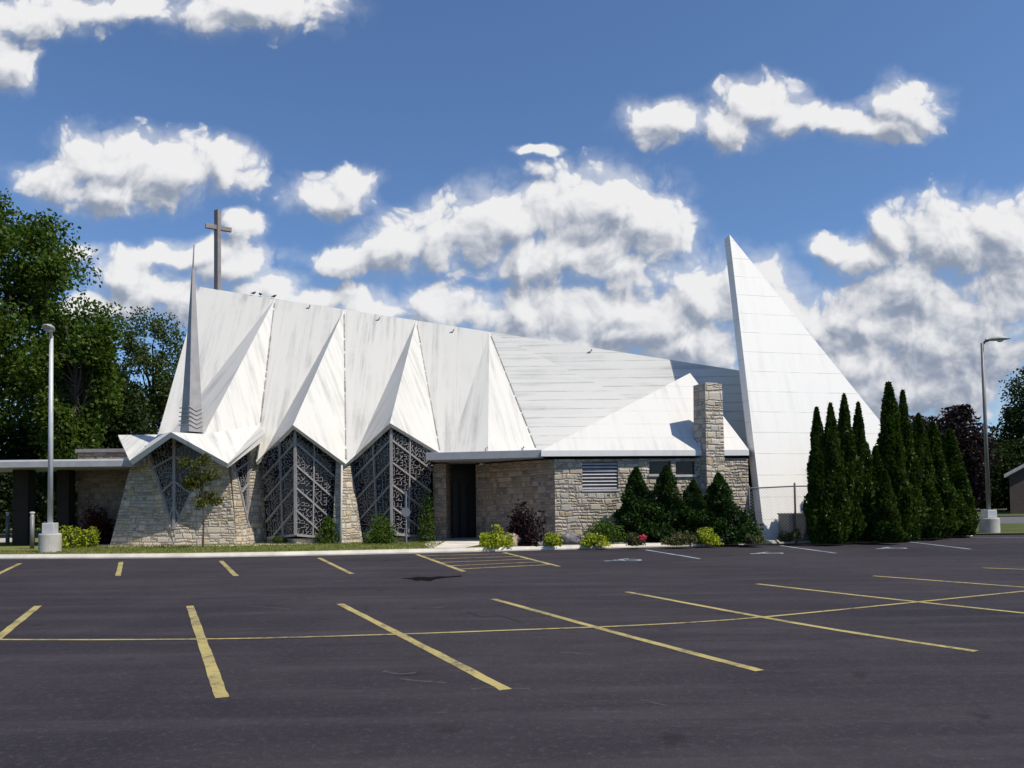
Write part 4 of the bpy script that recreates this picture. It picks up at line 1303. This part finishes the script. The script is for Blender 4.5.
LS = "lime shrubs in the planting beds"
shrub("lime_shrub", 495, 547, 33, 20, L['lime'], "lime green shrub right of the church entrance door", 900, .10, group=LS, seed=1)
shrub("lime_shrub", 553, 546, 22, 14, L['lime'], "small lime shrub at the corner of the shaded stone wall", 500, .10, group=LS, seed=2)
shrub("lime_shrub", 594, 545.5, 28, 11, L['lime'], "low lime shrub below the louvre, before the green bush", 500, .10, group=LS, seed=3)
shrub("lime_shrub", 707, 544, 28, 14, L['lime'], "lime shrub in front of the dark evergreens, nearest the tower", 600, .10, group=LS, seed=4)
shrub("lime_shrub", 72, 548, 30, 21, L['lime'], "lime shrub just right of the left lamp base", 800, .10, group=LS, seed=5)
shrub("lime_shrub", 90, 547.5, 20, 21, L['lime'], "taller lime shrub beside the red bush left of the porch", 600, .10, group=LS, seed=6)
shrub("maroon_shrub", 527, 546, 36, 46, L['maroon'], "dark maroon bush against the shaded stone wall", 1600, .11, seed=7, dy=.3)
shrub("red_shrub", 104, 543, 34, 42, L['redleaf'], "dark red bush at the left foot of the porch wall", 1300, .11, seed=8, dy=-.5)
shrub("green_shrub", 606, 544.5, 44, 25, L['green'], "green bush under the louvre beside the evergreens", 1300, .085, seed=9, dy=.2)
shrub("rose_bush", 634, 545, 24, 14, L['dull'], "low rose bush with pink red flowers in the gravel", 500, .08, seed=10, dy=-.1)
shrub("dull_shrub", 679, 544.6, 34, 15, L['dull'], "low brownish green shrub before the dark evergreens", 700, .085, seed=11, dy=-.1)
shrub("broadleaf_shrub", 741, 542.5, 40, 31, L['yew'], "rounded dark broadleaf shrub at the tower's left edge", 1500, .12, seed=12)
shrub("dull_shrub", 750, 543.5, 24, 10, L['dull'], "tiny low shrub at the tower foot, left of its corner", 350, .08, seed=13, dy=-.2)
shrub("dull_shrub", 788, 541.5, 26, 13, L['dull'], "small scruffy shrub before the utility box", 400, .08, seed=14, dy=-.2)
shrub("green_shrub", 292, 543, 30, 17, L['yew'], "dark low shrub under the left prow window", 800, .09, seed=15)
shrub("green_shrub", 281, 543.5, 14, 8, L['green'], "tiny bright green shrub under the left prow window", 300, .07, seed=16, dy=-.3)
shrub("green_shrub", 381, 543.5, 36, 26, L['green'], "bright green bush in front of the right prow window", 1400, .09, seed=17)
shrub("climbing_shrub", 424, 543, 18, 62, L['green'], "tall thin climbing shrub beside the entrance pillar", 700, .09, seed=18, dy=.9)
rng = np.random.default_rng(99)
p = gz(328, 543.5, .12); h = 27 * p.y / F_PX; r = 13 * p.y / F_PX
t = empty("evergreen_shrub", p, "bright conical evergreen at the foot of the battered pier", "evergreen")
b = MB(); b.tube([p, p + Vector((0, 0, h * .9))], [.04, .01], 6); b.build("trunk", M['bark'], t)
pts, an = cone_pts(rng, p, r, h, 1500, .6, .15, .14)
leaves("foliage", L['green'], pts, .10, t, rng, .5, droop=np.stack([np.cos(an) * .6, np.sin(an) * .6, np.full(len(an), .6)], 1))
# rose blooms
for rb_ in [o for o in bpy.data.objects if o.name.startswith("rose_bush")]:
    c = rb_.location; cen = np.array([(c.x + .22, c.y - .25, .40), (c.x + .30, c.y - .22, .36), (c.x + .18, c.y - .28, .35)])
    pp = cen[rng.integers(0, 3, 90)] + rng.normal(size=(90, 3)) * .045
    leaves("flowers", L['pink'], pp, .07, rb_, rng, .8)


def tree(name, base, h, crown_c, crown_r, n_leaf, leaf, mat, label, seed, trunk_r=.3, clumps=60, group=None, cat="tree", flat=.8, csize=.2):
    rng = np.random.default_rng(seed); rr = random.Random(seed)
    base = Vector(base); cc = Vector(crown_c)
    t = empty(name, base, label, cat, group)
    d_ = rng.normal(size=(clumps, 3)); d_ /= np.linalg.norm(d_, axis=1, keepdims=True)
    r = rng.uniform(0.12, 1.0, (clumps, 1)) ** .45
    cl = d_ * r * np.array(crown_r) * .88
    b = MB(); fork = base.lerp(cc, .62); fork.x += rr.uniform(-.2, .2)
    b.tube([base - Vector((0, 0, .15)), base.lerp(fork, .12), base.lerp(fork, .6) + Vector((rr.uniform(-.2, .2), 0, 0)), fork, cc + Vector((0, 0, crown_r[2] * .5))],
           [trunk_r * 1.35, trunk_r, trunk_r * .8, trunk_r * .62, trunk_r * .15], 10)
    for i in range(0, clumps, 1 if clumps < 90 else 2):
        e = cc + Vector(cl[i]); s = base.lerp(cc, rr.uniform(.55, 1.0)) if e.z < cc.z else cc + Vector((0, 0, rr.uniform(-.5, .3) * crown_r[2]))
        m = s.lerp(e, .5) + Vector((rr.uniform(-.3, .3), rr.uniform(-.3, .3), rr.uniform(.0, .5)))
        b.tube([s, m, e], [trunk_r * .28, trunk_r * .16, .015], 5)
    b.build("trunk", M['bark'], t)
    idx = rng.integers(0, clumps, n_leaf)
    wgt = rng.uniform(.6, 1.35, (clumps, 1))
    pts = cl[idx] + rng.normal(size=(n_leaf, 3)).clip(-1.5, 1.5) * np.array(crown_r) * csize * wgt[idx] * np.array([1, 1, flat])
    pts = pts + np.array(cc)
    pts = pts[pts[:, 2] > base.z + .3]
    leaves("crown", mat, pts, leaf, t, rng, .6)
    return t


def tree_px(name, cx, top, bot, wpx, Y, mat, label, seed, n_leaf, leaf, clumps, base_px=None, **kw):
    c = at(cx, (top + bot) / 2, Y); rz_ = (bot - top) / 2 * Y / F_PX; rx = wpx / 2 * Y / F_PX
    bx = c.x if base_px is None else at(base_px, 500, Y).x
    return tree(name, (bx, Y, .1), c.z + rz_, c, (rx, rx * .9, rz_), n_leaf, leaf, mat, label, seed, clumps=clumps, **kw)


BT = "trees behind the walkway"
tree_px("broadleaf_tree", -14, 150, 480, 256, 44, L['big'], "huge broadleaf tree at the left edge behind the lamp", 21, 62000, .25, 120, trunk_r=.5, group=BT, csize=.10, flat=.6)
tree_px("broadleaf_tree", 75, 290, 480, 100, 40, L['big'], "mid green tree between the huge tree and the church", 22, 22000, .22, 60, trunk_r=.25, group=BT, csize=.13, flat=.7)
tree_px("broadleaf_tree", 152, 302, 470, 92, 52, L['mid'], "thin airy tree right behind the left roof edge", 23, 18000, .20, 55, trunk_r=.22, group=BT, csize=.12)
tree_px("broadleaf_tree", 105, 360, 500, 110, 47, L['far'], "dark bushy tree above the stone block", 24, 20000, .24, 40, trunk_r=.2, group=BT)
tree_px("broadleaf_tree", 20, 400, 535, 130, 50, L['far'], "low dark tree seen under the canopy at far left", 25, 16000, .26, 40, trunk_r=.2, group=BT)
tree_px("broadleaf_tree", -90, 330, 530, 200, 55, L['far'], "dark tree left of the frame edge beyond the walkway", 26, 18000, .3, 40, trunk_r=.3, group=BT)
tree_px("broadleaf_tree", 75, 440, 540, 90, 44, L['far'], "small dark tree under the canopy behind the lamp pole", 27, 12000, .2, 30, trunk_r=.15, group=BT)
hp = Vector((-30, 40, .1)); t = empty("hedge", hp, "long dark hedge closing the view beneath the walkway canopy", "hedge")
rng = np.random.default_rng(71); n_ = 26000
hx_ = rng.uniform(-46, -14.5, n_); hy_ = 40 + rng.normal(0, .45, n_).clip(-.8, .8)
hz_ = rng.uniform(.12, 1, n_) ** .8 * (3.0 + .5 * np.sin(hx_ * 1.7) + .3 * np.sin(hx_ * 4.1))
leaves("foliage", L['far'], np.stack([hx_, hy_, hz_], 1), .26, t, rng, .6)
RT = "trees beyond the right lamp"
tree_px("purple_tree", 942, 394, 528, 104, 52, L['purple'], "rounded dark purple leaved tree behind the cedar hedge", 31, 34000, .24, 80, trunk_r=.25, group=RT, csize=.13)
tree_px("broadleaf_tree", 1034, 362, 500, 92, 88, L['far'], "dark green tree cut by the right edge above the house", 32, 16000, .34, 45, trunk_r=.25, group=RT, csize=.13)
tree_px("broadleaf_tree", 1008, 430, 520, 80, 86, L['far'], "dark tree between the purple tree and the house", 33, 14000, .36, 45, trunk_r=.2, group=RT, csize=.17)
tree_px("broadleaf_tree", 966, 440, 528, 80, 92, L['far'], "low dark tree behind the right lamp pole", 34, 22000, .36, 40, trunk_r=.2, group=RT)
tree_px("broadleaf_tree", 990, 452, 526, 60, 84, L['far'], "low dark tree between the right lamp pole and the house", 36, 14000, .36, 36, trunk_r=.2, group=RT)
tree_px("broadleaf_tree", 1120, 380, 530, 150, 75, L['far'], "dark tree beyond the right frame edge by the house", 35, 12000, .35, 40, trunk_r=.3, group=RT)

# young staked tree on the lawn in front of the porch
sp_ = gz(203, 548, .115)
t = empty("sapling", sp_, "thin young tree with green and orange leaves before the porch window", "young tree")
b = MB(); hh = 62 * sp_.y / F_PX
b.tube([sp_, sp_ + Vector((.02, 0, hh * .5)), sp_ + Vector((-.03, 0, hh)), sp_ + Vector((-.12, 0, hh * 1.35))], [.035, .028, .02, .008], 7)
rng = np.random.default_rng(61); cl = []
for i in range(13):
    q = sp_ + Vector((rng.uniform(-.5, .30), rng.uniform(-.4, .4), hh * rng.uniform(.62, 1.42)))
    s = sp_ + Vector((0, 0, hh * .62)); b.tube([s, s.lerp(q, .6) + Vector((0, 0, .08)), q], [.014, .01, .004], 5); cl.append(q)
b.build("trunk", M['bark'], t)
cl = np.array([tuple(q) for q in cl]); pp = cl[rng.integers(0, len(cl), 1700)] + rng.normal(size=(1700, 3)).clip(-1.6, 1.6) * .13
leaves("crown", L['autumn'], pp, .11, t, rng, .6)

# ------------------------------------------------------------------ house at the far right
hb_ = at(1010, 500, 70); hx = hb_.x
hs = empty("house", (hx + 6, 72, .05), "low brown house with pale roof edge at the right frame edge", "house")
ze = at(1003, 474, 70).z; b = MB()
b.prism([(hx, 70, 0), (hx + 14, 70, 0), (hx + 14, 70, ze), (hx + 7, 70, ze + 3.6), (hx, 70, ze)], (9, 11, 0)); b.build("wall", M['brick'], hs)
b = MB()
b.prism([(hx - .9, 69.3, ze - .35), (hx + 7, 69.3, ze + 3.72), (hx + 7, 69.3, ze + 4.0), (hx - .9, 69.3, ze - .05)], (10, 12.4, 0))
b.prism([(hx + 7.003, 69.3, ze + 3.72), (hx + 14.9, 69.3, ze - .35), (hx + 14.9, 69.3, ze - .05), (hx + 7.003, 69.3, ze + 4.0)], (10, 12.4, 0)); b.build("roof", M['shingle'], hs)
b = MB(); b.prism([(hx + 3, 69.97, .9), (hx + 5, 69.97, .9), (hx + 5, 69.97, 2.3), (hx + 3, 69.97, 2.3)], (0, -.05, 0)); b.build("window", M['glass'], hs)
